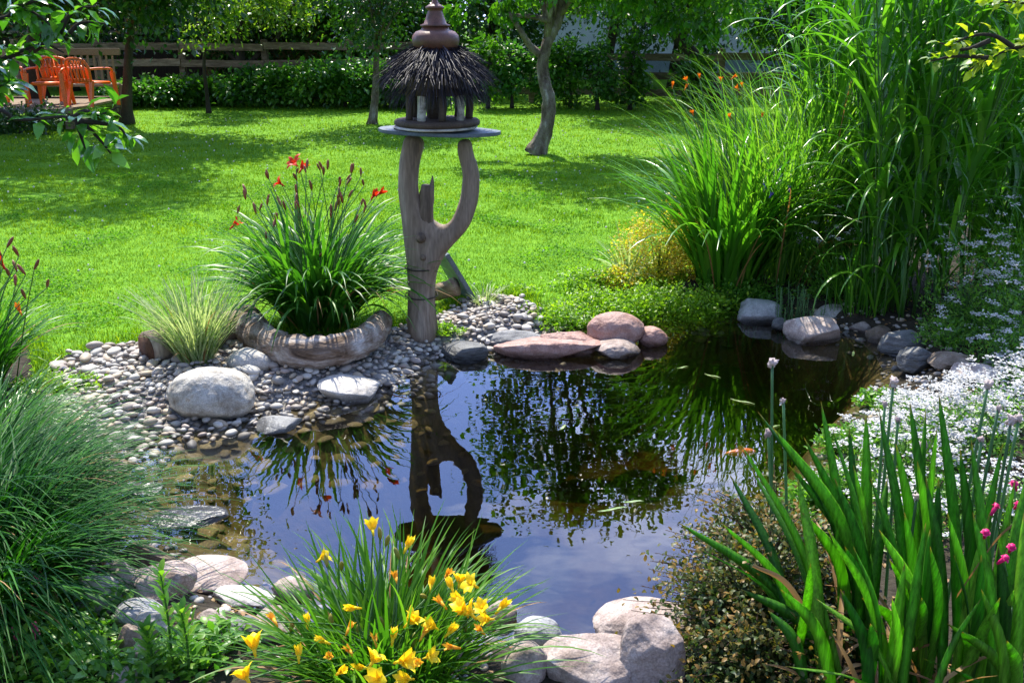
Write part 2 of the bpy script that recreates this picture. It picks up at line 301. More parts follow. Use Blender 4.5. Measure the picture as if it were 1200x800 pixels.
M['clay'] = noisemat('clay', [(.04, .016, .010), (.11, .040, .022), (.16, .066, .038)], 16, .5, .25, 30, spec=.5, objrand=.02)
M['tan'] = noisemat('tan_stone', [(.17, .13, .09), (.36, .33, .28), (.52, .49, .43), (.36, .25, .14)], 13, .8, 1.0, 16, bdist=.022, wet=True)
M['grey'] = noisemat('grey_stone', [(.15, .15, .15), (.27, .27, .27), (.36, .35, .35)], 13, .8, 1.0, 16, bdist=.022, wet=True)
M['white'] = noisemat('white_stone', [(.24, .22, .19), (.45, .42, .385), (.57, .54, .50)], 13, .75, 1.0, 16, bdist=.022, wet=True, objrand=.1)
M['pink'] = noisemat('pink_stone', [(.20, .105, .08), (.34, .20, .165), (.42, .29, .25)], 13, .6, 1.0, 16, bdist=.022, wet=True, objrand=.08)
M['pinkgrey'] = noisemat('pinkish_grey_stone', [(.16, .115, .095), (.34, .27, .235), (.50, .43, .39)], 13, .85, 1.0, 16, bdist=.022, wet=True, objrand=.12)
M['dark'] = noisemat('dark_stone', [(.055, .058, .06), (.12, .12, .12), (.2, .2, .19)], 13, .7, 1.0, 16, bdist=.022, wet=True, stretch=(1, 1, 3))
M['brown'] = noisemat('brown_stone', [(.09, .065, .045), (.2, .15, .11), (.30, .25, .2)], 13, .8, 1.0, 16, bdist=.022, wet=True)
M['ochre'] = noisemat('algae_stone', [(.045, .035, .016), (.12, .09, .035), (.22, .165, .06)], 5, .8, .3, 20, objrand=.45)
M['orange'] = plain('orange_plastic', (.92, .16, .012), .4)
M['cream'] = plain('cream_wood', (.24, .19, .13), .7)
M['brownwood'] = noisemat('fence_wood', [(.08, .055, .035), (.18, .13, .085), (.3, .23, .16)], 5, .85, .5, 20, (1, 5, 5))
M['boards'] = noisemat('wall_boards', [(.03, .018, .013), (.075, .045, .03)], 4, .85, .6, 14, (8, 8, .5))
M['paleboards'] = noisemat('pale_boards', [(.16, .10, .05), (.30, .2, .1)], 4, .85, .4, 14, (1, 1, 8))
M['wall'] = plain('rendered_wall', (.78, .82, .86), .9, .2)
M['plinth'] = plain('plinth_render', (.25, .31, .36), .9, .2)
M['roof'] = noisemat('roof_tile', [(.05, .03, .025), (.10, .06, .05)], 6, .8, .6, 12, (1, 6, 6))
M['glass'] = plain('dark_glass', (.02, .025, .03), .08, .9)
M['frame'] = plain('window_frame', (.25, .2, .15), .6)
M['white_petal'] = leafmat('white_petal', [(.50, .50, .50), (.74, .73, .70)], .6, .25, tcol=(1, 1, 1), spec=.2)
M['yellow_petal'] = leafmat('yellow_petal', [(.92, .60, .01), (.95, .75, .03)], .45, .35, tcol=(1.1, 1.0, .6), tip=(0.0, .7, (.95, .72, .02)), spec=.3)
M['orange_petal'] = leafmat('orange_petal', [(.75, .20, .01), (.85, .3, .02)], .5, .35, tcol=(1.2, .9, .5), spec=.3)
M['amber_petal'] = leafmat('amber_petal', [(.85, .40, .02), (.9, .52, .04)], .5, .35, tcol=(1.1, 1, .6), spec=.3)
M['red_petal'] = leafmat('red_petal', [(.45, .02, .008), (.7, .07, .01)], .5, .35, tcol=(1.3, .7, .4), spec=.3)
M['bud_red'] = leafmat('red_bud', [(.16, .06, .02), (.28, .07, .03), (.2, .16, .05)], .5, .15, tcol=(1, .8, .5))
M['bud_green'] = leafmat('green_bud', [(.16, .2, .03), (.45, .33, .04)], .5, .25, tcol=(1, 1, .5))
M['pink_petal'] = leafmat('pink_petal', [(.35, .03, .08), (.5, .12, .16)], .6, .25, tcol=(1, .8, .8))
M['magenta'] = leafmat('magenta_petal', [(.6, .005, .13), (.75, .01, .2)], .5, .3, tcol=(1, .6, .9))
M['papery'] = leafmat('withered_petal', [(.42, .32, .32), (.62, .54, .52)], .7, .4, tcol=(1, 1, 1))
M['blue_petal'] = leafmat('blue_petal', [(.12, .08, .5), (.18, .12, .6)], .5, .3, tcol=(1, 1, 1))
M['fish'] = plain('goldfish_skin', (.75, .14, .02), .3)

# pebble material: colour by per-stone random number
def pebmat():
    m, n, l, o = newmat('pebble_stone'); at = n.new('ShaderNodeAttribute'); at.attribute_name = 'rnd'; oi = n.new('ShaderNodeObjectInfo')
    a = n.new('ShaderNodeMath'); a.operation = 'ADD'; l.new(at.outputs['Fac'], a.inputs[0]); l.new(oi.outputs['Random'], a.inputs[1])
    fr = n.new('ShaderNodeMath'); fr.operation = 'FRACT'; l.new(a.outputs[0], fr.inputs[0])
    r = ramp(n, [(0, (.27, .25, .225)), (.14, (.46, .43, .385)), (.28, (.34, .28, .235)), (.42, (.20, .19, .185)), (.56, (.52, .48, .42)), (.7, (.29, .23, .20)), (.84, (.44, .35, .24)), (1, (.14, .125, .12))])
    l.new(fr.outputs[0], r.inputs[0]); tcx = n.new('ShaderNodeTexCoord'); z = n.new('ShaderNodeTexNoise'); z.inputs['Scale'].default_value = 60; z.inputs['Detail'].default_value = 5; l.new(tcx.outputs['Object'], z.inputs['Vector'])
    mr = n.new('ShaderNodeMapRange'); mr.inputs[1].default_value = .3; mr.inputs[2].default_value = .7; mr.inputs[3].default_value = .8; mr.inputs[4].default_value = 1.2; l.new(z.outputs['Fac'], mr.inputs[0])
    vm = n.new('ShaderNodeVectorMath'); vm.operation = 'SCALE'; l.new(r.outputs[0], vm.inputs[0]); l.new(mr.outputs[0], vm.inputs['Scale'])
    ge = n.new('ShaderNodeNewGeometry'); sx = n.new('ShaderNodeSeparateXYZ'); l.new(ge.outputs['Position'], sx.inputs[0])
    w = n.new('ShaderNodeMapRange'); w.inputs[1].default_value = -.09; w.inputs[2].default_value = -.07; w.inputs[3].default_value = .45; w.inputs[4].default_value = 1; l.new(sx.outputs[2], w.inputs[0])
    v2 = n.new('ShaderNodeVectorMath'); v2.operation = 'SCALE'; l.new(vm.outputs[0], v2.inputs[0]); l.new(w.outputs[0], v2.inputs['Scale'])
    p = n.new('ShaderNodeBsdfPrincipled'); p.inputs['Roughness'].default_value = .6; l.new(v2.outputs[0], p.inputs['Base Color']); l.new(p.outputs[0], o.inputs[0]); return m
M['pebble'] = pebmat()
def groundmat(name, stops, sc, det=8, bump=.5, bs=60, second=None):
    m, n, l, o = newmat(name); ge = n.new('ShaderNodeNewGeometry'); a = n.new('ShaderNodeTexNoise'); a.inputs['Scale'].default_value = sc; a.inputs['Detail'].default_value = det; a.inputs['Roughness'].default_value = .7; l.new(ge.outputs['Position'], a.inputs['Vector'])
    r = ramp(n, stops); l.new(a.outputs['Fac'], r.inputs[0]); p = n.new('ShaderNodeBsdfPrincipled'); p.inputs['Roughness'].default_value = .95; p.inputs['Specular IOR Level'].default_value = .15; l.new(r.outputs[0], p.inputs['Base Color'])
    b = n.new('ShaderNodeTexNoise'); b.inputs['Scale'].default_value = bs; b.inputs['Detail'].default_value = 6; l.new(ge.outputs['Position'], b.inputs['Vector']); bu = n.new('ShaderNodeBump'); bu.inputs['Strength'].default_value = bump; bu.inputs['Distance'].default_value = .03; l.new(b.outputs['Fac'], bu.inputs['Height']); l.new(bu.outputs[0], p.inputs['Normal']); l.new(p.outputs[0], o.inputs[0]); return m
M['lawn'] = groundmat('lawn_ground', [(.3, (.06, .16, .010)), (.5, (.11, .26, .012)), (.7, (.17, .34, .02))], 9, 10)
M['soil'] = groundmat('soil_ground', [(.3, (.02, .016, .011)), (.7, (.06, .05, .035))], 14)
M['gravelground'] = groundmat('gravel_ground', [(.35, (.10, .095, .09)), (.5, (.22, .21, .2)), (.65, (.34, .33, .32))], 38, 4, 1, 50)
M['bed'] = groundmat('pond_silt', [(.3, (.028, .022, .010)), (.5, (.075, .056, .022)), (.7, (.14, .108, .04))], 7, 8, .8, 12)

# ------------------------------------------------------------------ terrain and pond
WZ = -0.09
pond_px = [(150, 535), (185, 505), (240, 500), (310, 482), (370, 470), (440, 452), (480, 432), (505, 418), (560, 412), (620, 402), (660, 386), (700, 370), (760, 362), (860, 357),
           (925, 372), (985, 392), (1030, 398), (1050, 425), (1045, 450), (1010, 478), (985, 520), (960, 570), (900, 640), (840, 700), (780, 742), (700, 752), (640, 750),
           (580, 742), (480, 752), (380, 728), (310, 700), (250, 672), (190, 655), (140, 625), (115, 580)]
pw_ = [G(a, b, WZ) for a, b in pond_px]
PC = curve(pw_ + [pw_[0]], 4)[:-1, :2]
def sdist(x, y):              # signed distance to the shore, positive on land
    x = np.asarray(x, float); y = np.asarray(y, float); best = np.full(x.shape, 1e9); inside = np.zeros(x.shape, bool)
    n = len(PC)
    for i in range(n):
        ax, ay = PC[i]; bx, by = PC[(i + 1) % n]; dx, dy = bx - ax, by - ay; L2 = dx * dx + dy * dy + 1e-12
        t = np.clip(((x - ax) * dx + (y - ay) * dy) / L2, 0, 1); best = np.minimum(best, (x - ax - t * dx) ** 2 + (y - ay - t * dy) ** 2)
        c = ((ay > y) != (by > y)) & (x < (bx - ax) * (y - ay) / (by - ay + 1e-12) + ax); inside ^= c
    d = np.sqrt(best); return np.where(inside, -d, d)
sm = lambda t: np.clip(t, 0, 1) ** 2 * (3 - 2 * np.clip(t, 0, 1))
def gz(x, y):
    d = sdist(x, y); return np.where(d > 0, WZ - .012 + (.102) * sm(d / .28), WZ - .012 - .60 * sm(-d / (.5 + .7 * sm(-np.asarray(x) / 1.2)))) + .012 * np.sin(np.asarray(x) * 7 + 1) * np.sin(np.asarray(y) * 6) * sm(np.abs(d) / .3) + .1 * sm((np.asarray(y) - 16) / 6)
def gz1(x, y): return float(gz(np.array([x]), np.array([y]))[0])
xs = np.unique(np.concatenate([np.linspace(-300, -30, 12), np.linspace(-30, -4, 30), np.arange(-4, 4, .04), np.linspace(4, 30, 30), np.linspace(30, 300, 12)]).round(4))
ys = np.unique(np.concatenate([np.linspace(-60, 1, 16), np.arange(1, 7.2, .04), np.linspace(7.2, 32, 60), np.linspace(32, 400, 14)]).round(4))
X, Y = np.meshgrid(xs, ys); Z = gz(X, Y); vv = np.stack([X, Y, Z], -1).reshape(-1, 3); idx = np.arange(X.size).reshape(X.shape)
Q = np.stack([idx[:-1, :-1], idx[:-1, 1:], idx[1:, 1:], idx[1:, :-1]], -1).reshape(-1, 4)
cx = X[:-1, :-1] + np.diff(X, axis=1)[:-1] / 2; cy = Y[:-1, :-1] + np.diff(Y, axis=0)[:, :-1] / 2; D = sdist(cx, cy).ravel(); cx = cx.ravel(); cy = cy.ravel()
def inpoly(px, py, poly):
    inside = np.zeros(np.shape(px), bool); n = len(poly)
    for i in range(n):
        ax, ay = poly[i][:2]; bx, by = poly[(i + 1) % n][:2]
        inside ^= ((ay > py) != (by > py)) & (px < (bx - ax) * (py - ay) / (by - ay + 1e-12) + ax)
    return inside
beach_px = [[(50, 520), (55, 440), (75, 418), (150, 402), (210, 405), (290, 400), (420, 395), (470, 385), (480, 440), (440, 455), (330, 478), (240, 505), (150, 530), (100, 520)],
            [(470, 385), (520, 365), (560, 350), (610, 352), (640, 366), (672, 372), (655, 392), (600, 405), (520, 420), (470, 435)],
            [(735, 352), (850, 348), (870, 358), (740, 364)]]
beaches = [[tuple(G(a, b)[:2]) for a, b in p] for p in beach_px]
bed_px = [[(760, 365), (640, 372), (690, 350), (790, 335), (860, 300), (1000, 240), (1400, 260), (1400, 1200), (-300, 1200), (-300, 560), (-200, 390), (30, 395), (60, 520), (120, 560), (150, 700), (500, 760), (800, 740), (1050, 450), (1030, 400), (900, 360)]]
bedpoly = [tuple(G(a, b)[:2]) for a, b in bed_px[0]]
def beachmask(x, y): return inpoly(x, y, beaches[0]) | inpoly(x, y, beaches[1]) | inpoly(x, y, beaches[2])
is_bed = D < 0; is_soil = (~is_bed) & (beachmask(cx, cy) | inpoly(cx, cy, bedpoly) | (D < .06) | (cy < 3.7) & (np.abs(cx) < 5) | (cx > 1.2) & (cx < 5) & (cy < 5))
def sub(mask, name, mat):
    q = Q[mask]; u, inv = np.unique(q, return_inverse=True); mb = MB(); mb.add(vv[u], [inv.reshape(q.shape)]); return tag(mb.build(name, mat), kind='structure')
is_gr = is_soil & beachmask(cx, cy); sub(is_bed, 'pond_bed', M['bed']); sub(is_soil & ~is_gr, 'soil', M['soil']); sub(is_gr, 'gravel_ground', M['gravelground']); sub(~is_bed & ~is_soil, 'lawn', M['lawn'])

# water: a closed body with its own faint absorption
m, n, l, o = newmat('pond_water'); tcn = n.new('ShaderNodeTexCoord'); mpn = n.new('ShaderNodeMapping'); mpn.inputs['Scale'].default_value = (1, 1.6, 1); l.new(tcn.outputs['Object'], mpn.inputs[0])
nzz = n.new('ShaderNodeTexNoise'); nzz.inputs['Scale'].default_value = 6; nzz.inputs['Detail'].default_value = 1; l.new(mpn.outputs[0], nzz.inputs['Vector'])
bu = n.new('ShaderNodeBump'); bu.inputs['Strength'].default_value = .06; bu.inputs['Distance'].default_value = .010; l.new(nzz.outputs['Fac'], bu.inputs['Height'])
fr = n.new('ShaderNodeFresnel'); geo_ = n.new('ShaderNodeNewGeometry'); ior_ = n.new('ShaderNodeMapRange'); l.new(geo_.outputs['Backfacing'], ior_.inputs[0]); ior_.inputs[3].default_value = 1.75; ior_.inputs[4].default_value = 1 / 1.75; l.new(ior_.outputs[0], fr.inputs[0]); l.new(bu.outputs[0], fr.inputs['Normal'])
gl = n.new('ShaderNodeBsdfGlossy'); gl.inputs['Roughness'].default_value = 0.0; l.new(bu.outputs[0], gl.inputs['Normal'])
tr = n.new('ShaderNodeBsdfTransparent'); ms = n.new('ShaderNodeMixShader'); l.new(fr.outputs[0], ms.inputs[0]); l.new(tr.outputs[0], ms.inputs[1]); l.new(gl.outputs[0], ms.inputs[2]); l.new(ms.outputs[0], o.inputs[0])
va = n.new('ShaderNodeVolumeAbsorption'); va.inputs['Color'].default_value = (.62, .55, .28, 1); va.inputs['Density'].default_value = 2.6; l.new(va.outputs[0], o.inputs['Volume'])
ctr = PC.mean(0); off = []
for i in range(len(PC)):
    t = PC[(i + 1) % len(PC)] - PC[i - 1]; nn = np.array([t[1], -t[0]]); nn /= np.linalg.norm(nn) + 1e-9
    q = PC[i] + nn * .10; q2 = PC[i] - nn * .10; off.append(q if sdist(*q) > sdist(*q2) else q2)
off = np.array(off); K = len(off); mb = MB()
mb.add(np.concatenate([np.c_[off, np.full(K, WZ)], np.c_[off, np.full(K, -.9)]]), [np.arange(K)[None], np.arange(K, 2 * K)[::-1][None], np.stack([np.arange(K), np.arange(K) + K, (np.arange(K) + 1) % K + K, (np.arange(K) + 1) % K], 1)])
wat = mb.build('water', m, smooth=False); tag(wat, kind='structure')
bm = bmesh.new(); bm.from_mesh(wat.data); bmesh.ops.recalc_face_normals(bm, faces=bm.faces); bm.to_mesh(wat.data); bm.free()

# ------------------------------------------------------------------ lawn grass (stuff)
rg = np.random.default_rng(5)
def scatter(n, x0, x1, y0, y1, rg): return rg.uniform(x0, x1, n), rg.uniform(y0, y1, n)
mb = MB()
for (n_, y0, y1, L, Wd, sg) in ((170000, 4.2, 7.5, .022, .0040, 2), (160000, 7.5, 12, .027, .0060, 1), (110000, 12, 20.5, .032, .010, 1)):
    y = rg.uniform(y0, y1, n_); x = rg.uniform(-1, 1, n_) * (y * .60 + .3)
    k = ~inpoly(x, y, bedpoly) & ~beachmask(x, y) & (sdist(x, y) > .1); x, y = x[k], y[k]; n2 = len(x)
    patch = .5 + .5 * np.sin(x * 2.1 + np.sin(y * 1.7)) * np.sin(y * 1.3 + 1.1 * np.sin(x * .9)); r_ = np.clip(.25 + .28 * patch + .12 * np.sin(x * 9 + 2 * np.sin(y * 5)) * np.sin(y * 11) + rg.normal(0, .22, n2), 0, 1)
    blades(mb, np.c_[x, y, gz(x, y) - .003], rg.random(n2) * 7, rg.uniform(.6, 1.2, n2) * L, Wd * rg.uniform(.7, 1.3, n2), rg.uniform(.1, .9, n2), rg.uniform(0, .8, n2), sg, rg=rg, rnd=r_, prof='x', roll=1)
tag(mb.build('lawn_grass', M['grass']), 'short bright green grass of the mown lawn', 'grass', kind='stuff')
# ragged taller edge of the lawn against gravel and beds
mb = MB(); x, y = scatter(90000, -4.5, 2.5, 4.2, 6.6, rg)
k0 = ~inpoly(x, y, bedpoly) & ~beachmask(x, y) & (sdist(x, y) > .02)
e = np.zeros(len(x), bool)
for ox, oy in ((.1, 0), (-.1, 0), (0, -.14), (0, .1)): e |= beachmask(x + ox, y + oy) | inpoly(x + ox, y + oy, bedpoly)
k = k0 & e; x, y = x[k], y[k]; n2 = len(x)
blades(mb, np.c_[x, y, gz(x, y)], rg.random(n2) * 7, rg.uniform(.03, .09, n2), .005, rg.uniform(.1, .9, n2), rg.uniform(.2, 1.2, n2), 3, rg=rg, rnd=np.clip(rg.normal(.45, .2, n2), 0, 1))
tag(mb.build('edge_grass', M['grass']), 'longer grass fringing the gravel and planting beds', 'grass', kind='stuff')
# clover blossom specks in the lawn
mb = MB(); v1, f1 = ICO[1]; x = rg.uniform(-8, 6, 800); y = rg.uniform(5.5, 17, 800); k = ~inpoly(x, y, bedpoly) & ~beachmask(x, y) & (sdist(x, y) > .2)
x, y = x[k], y[k]
for a, b, c in zip(x, y, gz(x, y)): mb.add(v1 * rg.uniform(.003, .008) * (1 + .03 * b) + np.array([a, b, c + .03]), [f1], rg.random())
tag(mb.build('clover_blossoms', M['white_petal']), 'tiny white clover blossoms dotted over the lawn', 'flowers', kind='stuff')

cl = MB(); rg = np.random.default_rng(66); x = rg.uniform(-5, 4.5, 200000); y = rg.uniform(4.3, 10.5, 200000)
pt_ = np.sin(x * 3.1 + 1.7 * np.sin(y * 2.3)) * np.sin(y * 2.9 + 1.3 * np.sin(x * 2.1)) + .6 * np.sin(x * 7.3 + y * 3.1) * np.sin(y * 6.1 - x * 2); k = (pt_ + rg.normal(0, .25, len(x)) > .55) & ~inpoly(x, y, bedpoly) & ~beachmask(x, y) & (sdist(x, y) > .1); x, y = x[k], y[k]
dd = rg.normal(0, 1, (len(x), 3)); dd[:, 2] = rg.uniform(-.1, .5, len(x)); leaves(cl, np.c_[x, y, gz(x, y) + rg.uniform(.015, .035, len(x))], dd, rg.uniform(.012, .022, len(x)) * (.7 + y * .06), .015, rg, simple=True, fold=.2)
tag(cl.build('clover_patches', M['cloverleaf']), 'darker patches of clover leaves growing through the lawn', 'clover', kind='stuff'); print('clover', len(x))
# ------------------------------------------------------------------ buildings behind
def house(name, label, x0, x1, y, z0, h, wallm, plinthh, roofm, wins, depth=7):
    t = empty(name, ((x0 + x1) / 2, y, z0), label, 'house'); w = x1 - x0
    box(MB(), (0, depth / 2, plinthh + (h - plinthh) / 2), (w, depth, h - plinthh)).build('wall', wallm, t, smooth=False)
    if plinthh: box(MB(), (0, depth / 2, plinthh / 2 - .2), (w + .06, depth + .06, plinthh + .4)).build('plinth', M['plinth'], t, smooth=False)
    rm = MB(); e = .7; a = h - .1; b = h + depth * .32
    rm.add([(-w / 2 - e, -e, a), (w / 2 + e, -e, a), (w / 2 + e, depth / 2, b), (-w / 2 - e, depth / 2, b), (-w / 2 - e, depth + e, a), (w / 2 + e, depth + e, a),
            (-w / 2 - e, -e, a + .18), (w / 2 + e, -e, a + .18), (w / 2 + e, depth / 2, b + .18), (-w / 2 - e, depth / 2, b + .18), (-w / 2 - e, depth + e, a + .18), (w / 2 + e, depth + e, a + .18)],
           [np.array([[0, 3, 2, 1], [3, 4, 5, 2], [6, 7, 8, 9], [9, 8, 11, 10], [0, 1, 7, 6], [4, 10, 11, 5], [1, 2, 8, 7], [2, 5, 11, 8], [0, 6, 9, 3], [3, 9, 10, 4]])])
    rf = rm.build('roof', roofm, t, smooth=False)
    box(MB(), (w * .2, depth * .45, b + .3), (.6, .6, 1.2)).build('chimney', M['plinth'], rf, smooth=False)
    for (wx, wz, ww, wh) in wins:
        g = box(MB(), (wx, -.02, wz), (ww, .05, wh)).build('window', M['glass'], t, smooth=False)
        fm = MB(); 
        for sx in (-1, 1): box(fm, (wx + sx * (ww / 2 + .04), -.045, wz), (.08, .1, wh + .16))
        for sz in (-1, 1): box(fm, (wx, -.045, wz + sz * (wh / 2 + .04)), (ww, .1, .08))
        box(fm, (wx, -.06, wz), (.05, .06, wh)); fm.build('frame', M['frame'], g, smooth=False)
    return t
house('rendered_house', 'pale blue-grey rendered house with dark plinth behind the right trees', -.6, 13, 26, .12, 5.2, M['wall'], .62, M['roof'], [(-4.8, 2.3, 1.1, 1.2), (-1.5, 2.3, 1.1, 1.2), (2.2, 2.3, 1.1, 1.2), (5, 2.3, 1.1, 1.2)])
house('timber_house', 'dark brown timber house behind the orange chairs', -19, -7.2, 25, .1, 5.0, M['boards'], 0, M['roof'], [(-3.2, 1.8, 1.2, 1.2), (.8, 1.8, 1.2, 1.2), (3.8, 1.8, 1.2, 1.2)])
t = empty('board_shed', (-4.6, 23, .1), 'low shed of orange-brown boards behind the left fence', 'shed')
for k in range(7): pass
sb = MB()
for k in range(9): box(sb, (0, .8, .12 + k * .2), (4.6 - .0, 1.6 + .02 * (k % 2), .19), r=random.Random(k).random(), bev=.01)
sb.build('wall', M['paleboards'], t, smooth=False); box(MB(), (0, .8, 1.98), (5.0, 2.2, .12), rx=.08).build('roof', M['roof'], t, smooth=False)
box(MB(), (1.2, -.06, .85), (.8, .08, 1.5)).build('door', M['boards'], t, smooth=False)

# ------------------------------------------------------------------ fences
def fence(label, a, b, n, rails, h, mat=None, post=.11):
    a = Vector(a); b = Vector(b); mid = (a + b) / 2; t = empty('rail_fence', (mid.x, mid.y, gz1(mid.x, mid.y)), label, 'fence'); L = (b - a).length; ang = math.atan2(b.y - a.y, b.x - a.x); t.rotation_euler = (0, 0, ang)
    rr = random.Random(n)
    for i in range(n + 1):
        x = -L / 2 + L * i / n; box(MB(), (x, .0, h / 2 - .1), (post, post, h + .2), bev=.008, rz=rr.uniform(-.1, .1), ry=rr.uniform(-.02, .02)).build('post', M['brownwood'], t, smooth=False)
    for z in rails:
        for i in range(n):
            x = -L / 2 + L * (i + .5) / n; box(MB(), (x, -post / 2 - .022, z + rr.uniform(-.015, .015)), (L / n - .01, .04, .13), bev=.005, ry=rr.uniform(-.012, .012)).build('rail', M['brownwood'], t, smooth=False)
fence('brown post and rail fence behind the hedge on the left', (-9.5, 19.6), (-1.5, 19.4), 5, (.35, .72, 1.02), 1.15)
fence('brown post and rail fence between the feeder and tall grass', (-1.4, 19.4), (7.5, 19.0), 5, (.22, .52, .85), 1.0)

# ------------------------------------------------------------------ trees
def crown(mb, c, rad, nl, L, rg, clumps=60, cl=.28, flat=.0, simple=True, shell=.55, hang=.25):
    c = np.asarray(c, float); rad = np.asarray(rad, float)
    d = rg.normal(0, 1, (clumps, 3)); d /= np.linalg.norm(d, axis=1)[:, None]; rr = rg.uniform(shell ** 2, 1, clumps) ** .5
    cc = c + d * rr[:, None] * rad; w = rg.uniform(.5, 1.5, clumps); w /= w.sum(); k = rg.choice(clumps, nl, p=w)
    off = rg.normal(0, 1, (nl, 3)) * cl * rad.mean() * rg.uniform(.5, 1.2, clumps)[k][:, None]; off[:, 2] *= .7
    pos = cc[k] + off; dirs = (pos - c) / rad; dirs /= np.linalg.norm(dirs, axis=1)[:, None] + 1e-6
    dirs = dirs * .6 + rg.normal(0, .6, (nl, 3)); dirs[:, 2] -= hang
    rn = np.clip(rg.normal(.45, .22, nl) + (rg.random(clumps)[k] - .5) * .35, 0, 1)
    leaves(mb, pos, dirs, L * rg.uniform(.6, 1.2, nl), L * .6 * rg.uniform(.7, 1.2, nl), rg, rnd=rn, simple=simple); return cc
def tree(label, pts, r0, c, rad, nl, L, seed, leaf, bark, clumps=60, cl=.28, limbs=9, name='tree', cat='tree', group=None, extra=(), hang=.25, shell=.55, extra_limbs=()):
    """pts: trunk points in the world; c: crown centre in the world"""
    rg = np.random.default_rng(seed); b = np.array(pts[0]); t = empty(name, tuple(b), label, cat, group)
    P = [np.array(p) - b for p in pts]; tb = MB(); cv_ = curve(P, 5); k = len(cv_)
    tube(tb, cv_, r0 * (1.25 * np.exp(-np.linspace(0, 14, k)) * .5 + 1) * np.linspace(1, .55, k), 12, wob=.18, seed=seed)
    cm = MB(); cl_l = np.array(c, float) - b
    cc = crown(cm, cl_l, rad, nl, L, rg, clumps, cl, shell=shell, hang=hang)
    for (c2, rad2, n2) in extra: cc2 = crown(cm, np.array(c2, float) - b, rad2, n2, L, rg, max(6, clumps // 4), cl, hang=hang); cc = np.vstack([cc, cc2[:3]])
    top = cv_[-1]; js = rg.choice(len(cc), min(limbs, len(cc)), replace=False)
    for j in js:
        s = cv_[int(rg.uniform(.62, .99) * (k - 1))]; e = cc[j]; mid = (s + e) / 2 + np.array([0, 0, .12 * np.linalg.norm(e - s)]) + rg.normal(0, .08, 3)
        lp = curve([s, mid, e], 4); tube(tb, lp, np.linspace(r0 * .42, r0 * .08, len(lp)), 6, wob=.1)
        for _ in range(3):
            s2 = lp[int(rg.uniform(.4, .95) * (len(lp) - 1))]; e2 = cc[rg.integers(len(cc))]; e2 = s2 + (e2 - s2) * min(1, 1.0 / (np.linalg.norm(e2 - s2) + 1e-6)); tube(tb, curve([s2, (s2 + e2) / 2 + rg.normal(0, .06, 3), e2], 3), np.linspace(r0 * .14, r0 * .04, 7), 5)
    for lpts, ra, rb in extra_limbs:
        lp = curve([np.array(q) - b for q in lpts], 5); tube(tb, lp, np.linspace(ra, rb, len(lp)), 8, wob=.15, seed=seed + 3)
    tb.build('trunk', bark, t); cm.build('crown', leaf, t); return t
def B(px, py): g = G(px, py); g.z = gz1(g.x, g.y); return g

b = B(627, 181); y = b.y
tree('leaning apple tree with pale rough trunk on the lawn right of the feeder',
     [b, V(640, 150, y), V(643, 118, y), V(636, 85, y + .1), V(640, 55, y + .1), V(655, 20, y + .1), V(668, -40, y)], .095, (b.x + .75, y + .1, 3.3), (1.4, 1.4, 1.7), 15000, .10, 11, M['apple'], M['bark'], clumps=80, cl=.16, limbs=12,
     extra=[((b.x + 2.0, y - .2, 2.0), (.9, .7, .55), 2500), ((b.x - .7, y, 2.0), (.7, .6, .5), 1300), ((b.x + 1.0, y + .3, 2.1), (.8, .7, .45), 1500)], hang=.5,
     extra_limbs=[([V(636, 66, y + .1), V(622, 55, y + .1), V(611, 38, y), V(596, 15, y)], .05, .025), ([V(645, 25, y), V(625, 20, y), V(600, 18, y)], .04, .02)])
b = B(436, 146); y = b.y
tree('slim straight tree with dense dark crown just left of the feeder', [b, V(440, 110, y), V(441, 75, y), V(443, 30, y), V(445, -60, y)], .062, (b.x, y, 2.55), (1.1, 1.2, 1.35), 11000, .085, 12, M['darkleaf'], M['bark'], clumps=80, cl=.2)
b = B(245, 134); y = b.y
tree('thin sapling with sparse light green leaves at the lawn edge', [b, V(242, 105, y), V(239, 75, y), V(243, 30, y), V(245, -20, y)], .035, (b.x + .1, y, 2.1), (.6, .6, 1.0), 2600, .085, 13, M['lightleaf'], M['darkbark'], clumps=30, cl=.25, limbs=5)
b = B(284, 123); y = b.y
tree('branching fruit tree with yellow-green leaves against the fence', [b, V(283, 95, y), V(282, 70, y), V(278, 30, y), V(280, -30, y)], .12, (b.x + .5, y, 2.35), (1.6, 1.0, 1.0), 7000, .095, 14, M['lightleaf'], M['darkbark'], clumps=60, cl=.2,
     extra_limbs=[([V(285, 84, y), V(305, 62, y), V(325, 45, y), V(345, 5, y)], .06, .03), ([V(283, 78, y), V(262, 55, y), V(250, 30, y)], .05, .02)])
b = B(149, 146); y = b.y
tree('dark-trunked tree with heavy dark green crown beside the chairs', [b, V(149, 110, y), V(151, 60, y), V(155, 10, y), V(158, -60, y)], .085, (b.x + .3, y - 1.4, 3.0), (2.4, 1.7, 1.5), 28000, .105, 15, M['darkleaf'], M['darkbark'], clumps=120, cl=.17)
b = Vector((-7.9, 17.0, gz1(-7.9, 17.0))); y = b.y
tree('thick dark old trunk rising behind the orange chairs', [b, V(40, 90, y), V(42, 40, y), V(45, -10, y), V(50, -80, y)], .17, (b.x - .6, y - 2.6, 3.4), (2.4, 1.7, 1.5), 16000, .12, 16, M['darkleaf'], M['darkbark'], clumps=100, cl=.17)
b = Vector((-7.3, 13.2, gz1(-7.3, 13.2)))
tree('tall tree standing just outside the left photo edge, seen mirrored in the pond', [b, (-7.3, 13.2, 1.5), (-7.1, 13.1, 3.2), (-6.8, 13, 4.6)], .14, (-5.8, 13.0, 5.5), (2.1, 1.5, 1.15), 11000, .10, 23, M['apple'], M['darkbark'], clumps=80, cl=.15, limbs=14, hang=.5)
b = Vector((3.75, 18.0, gz1(3.75, 18.0))); y = b.y
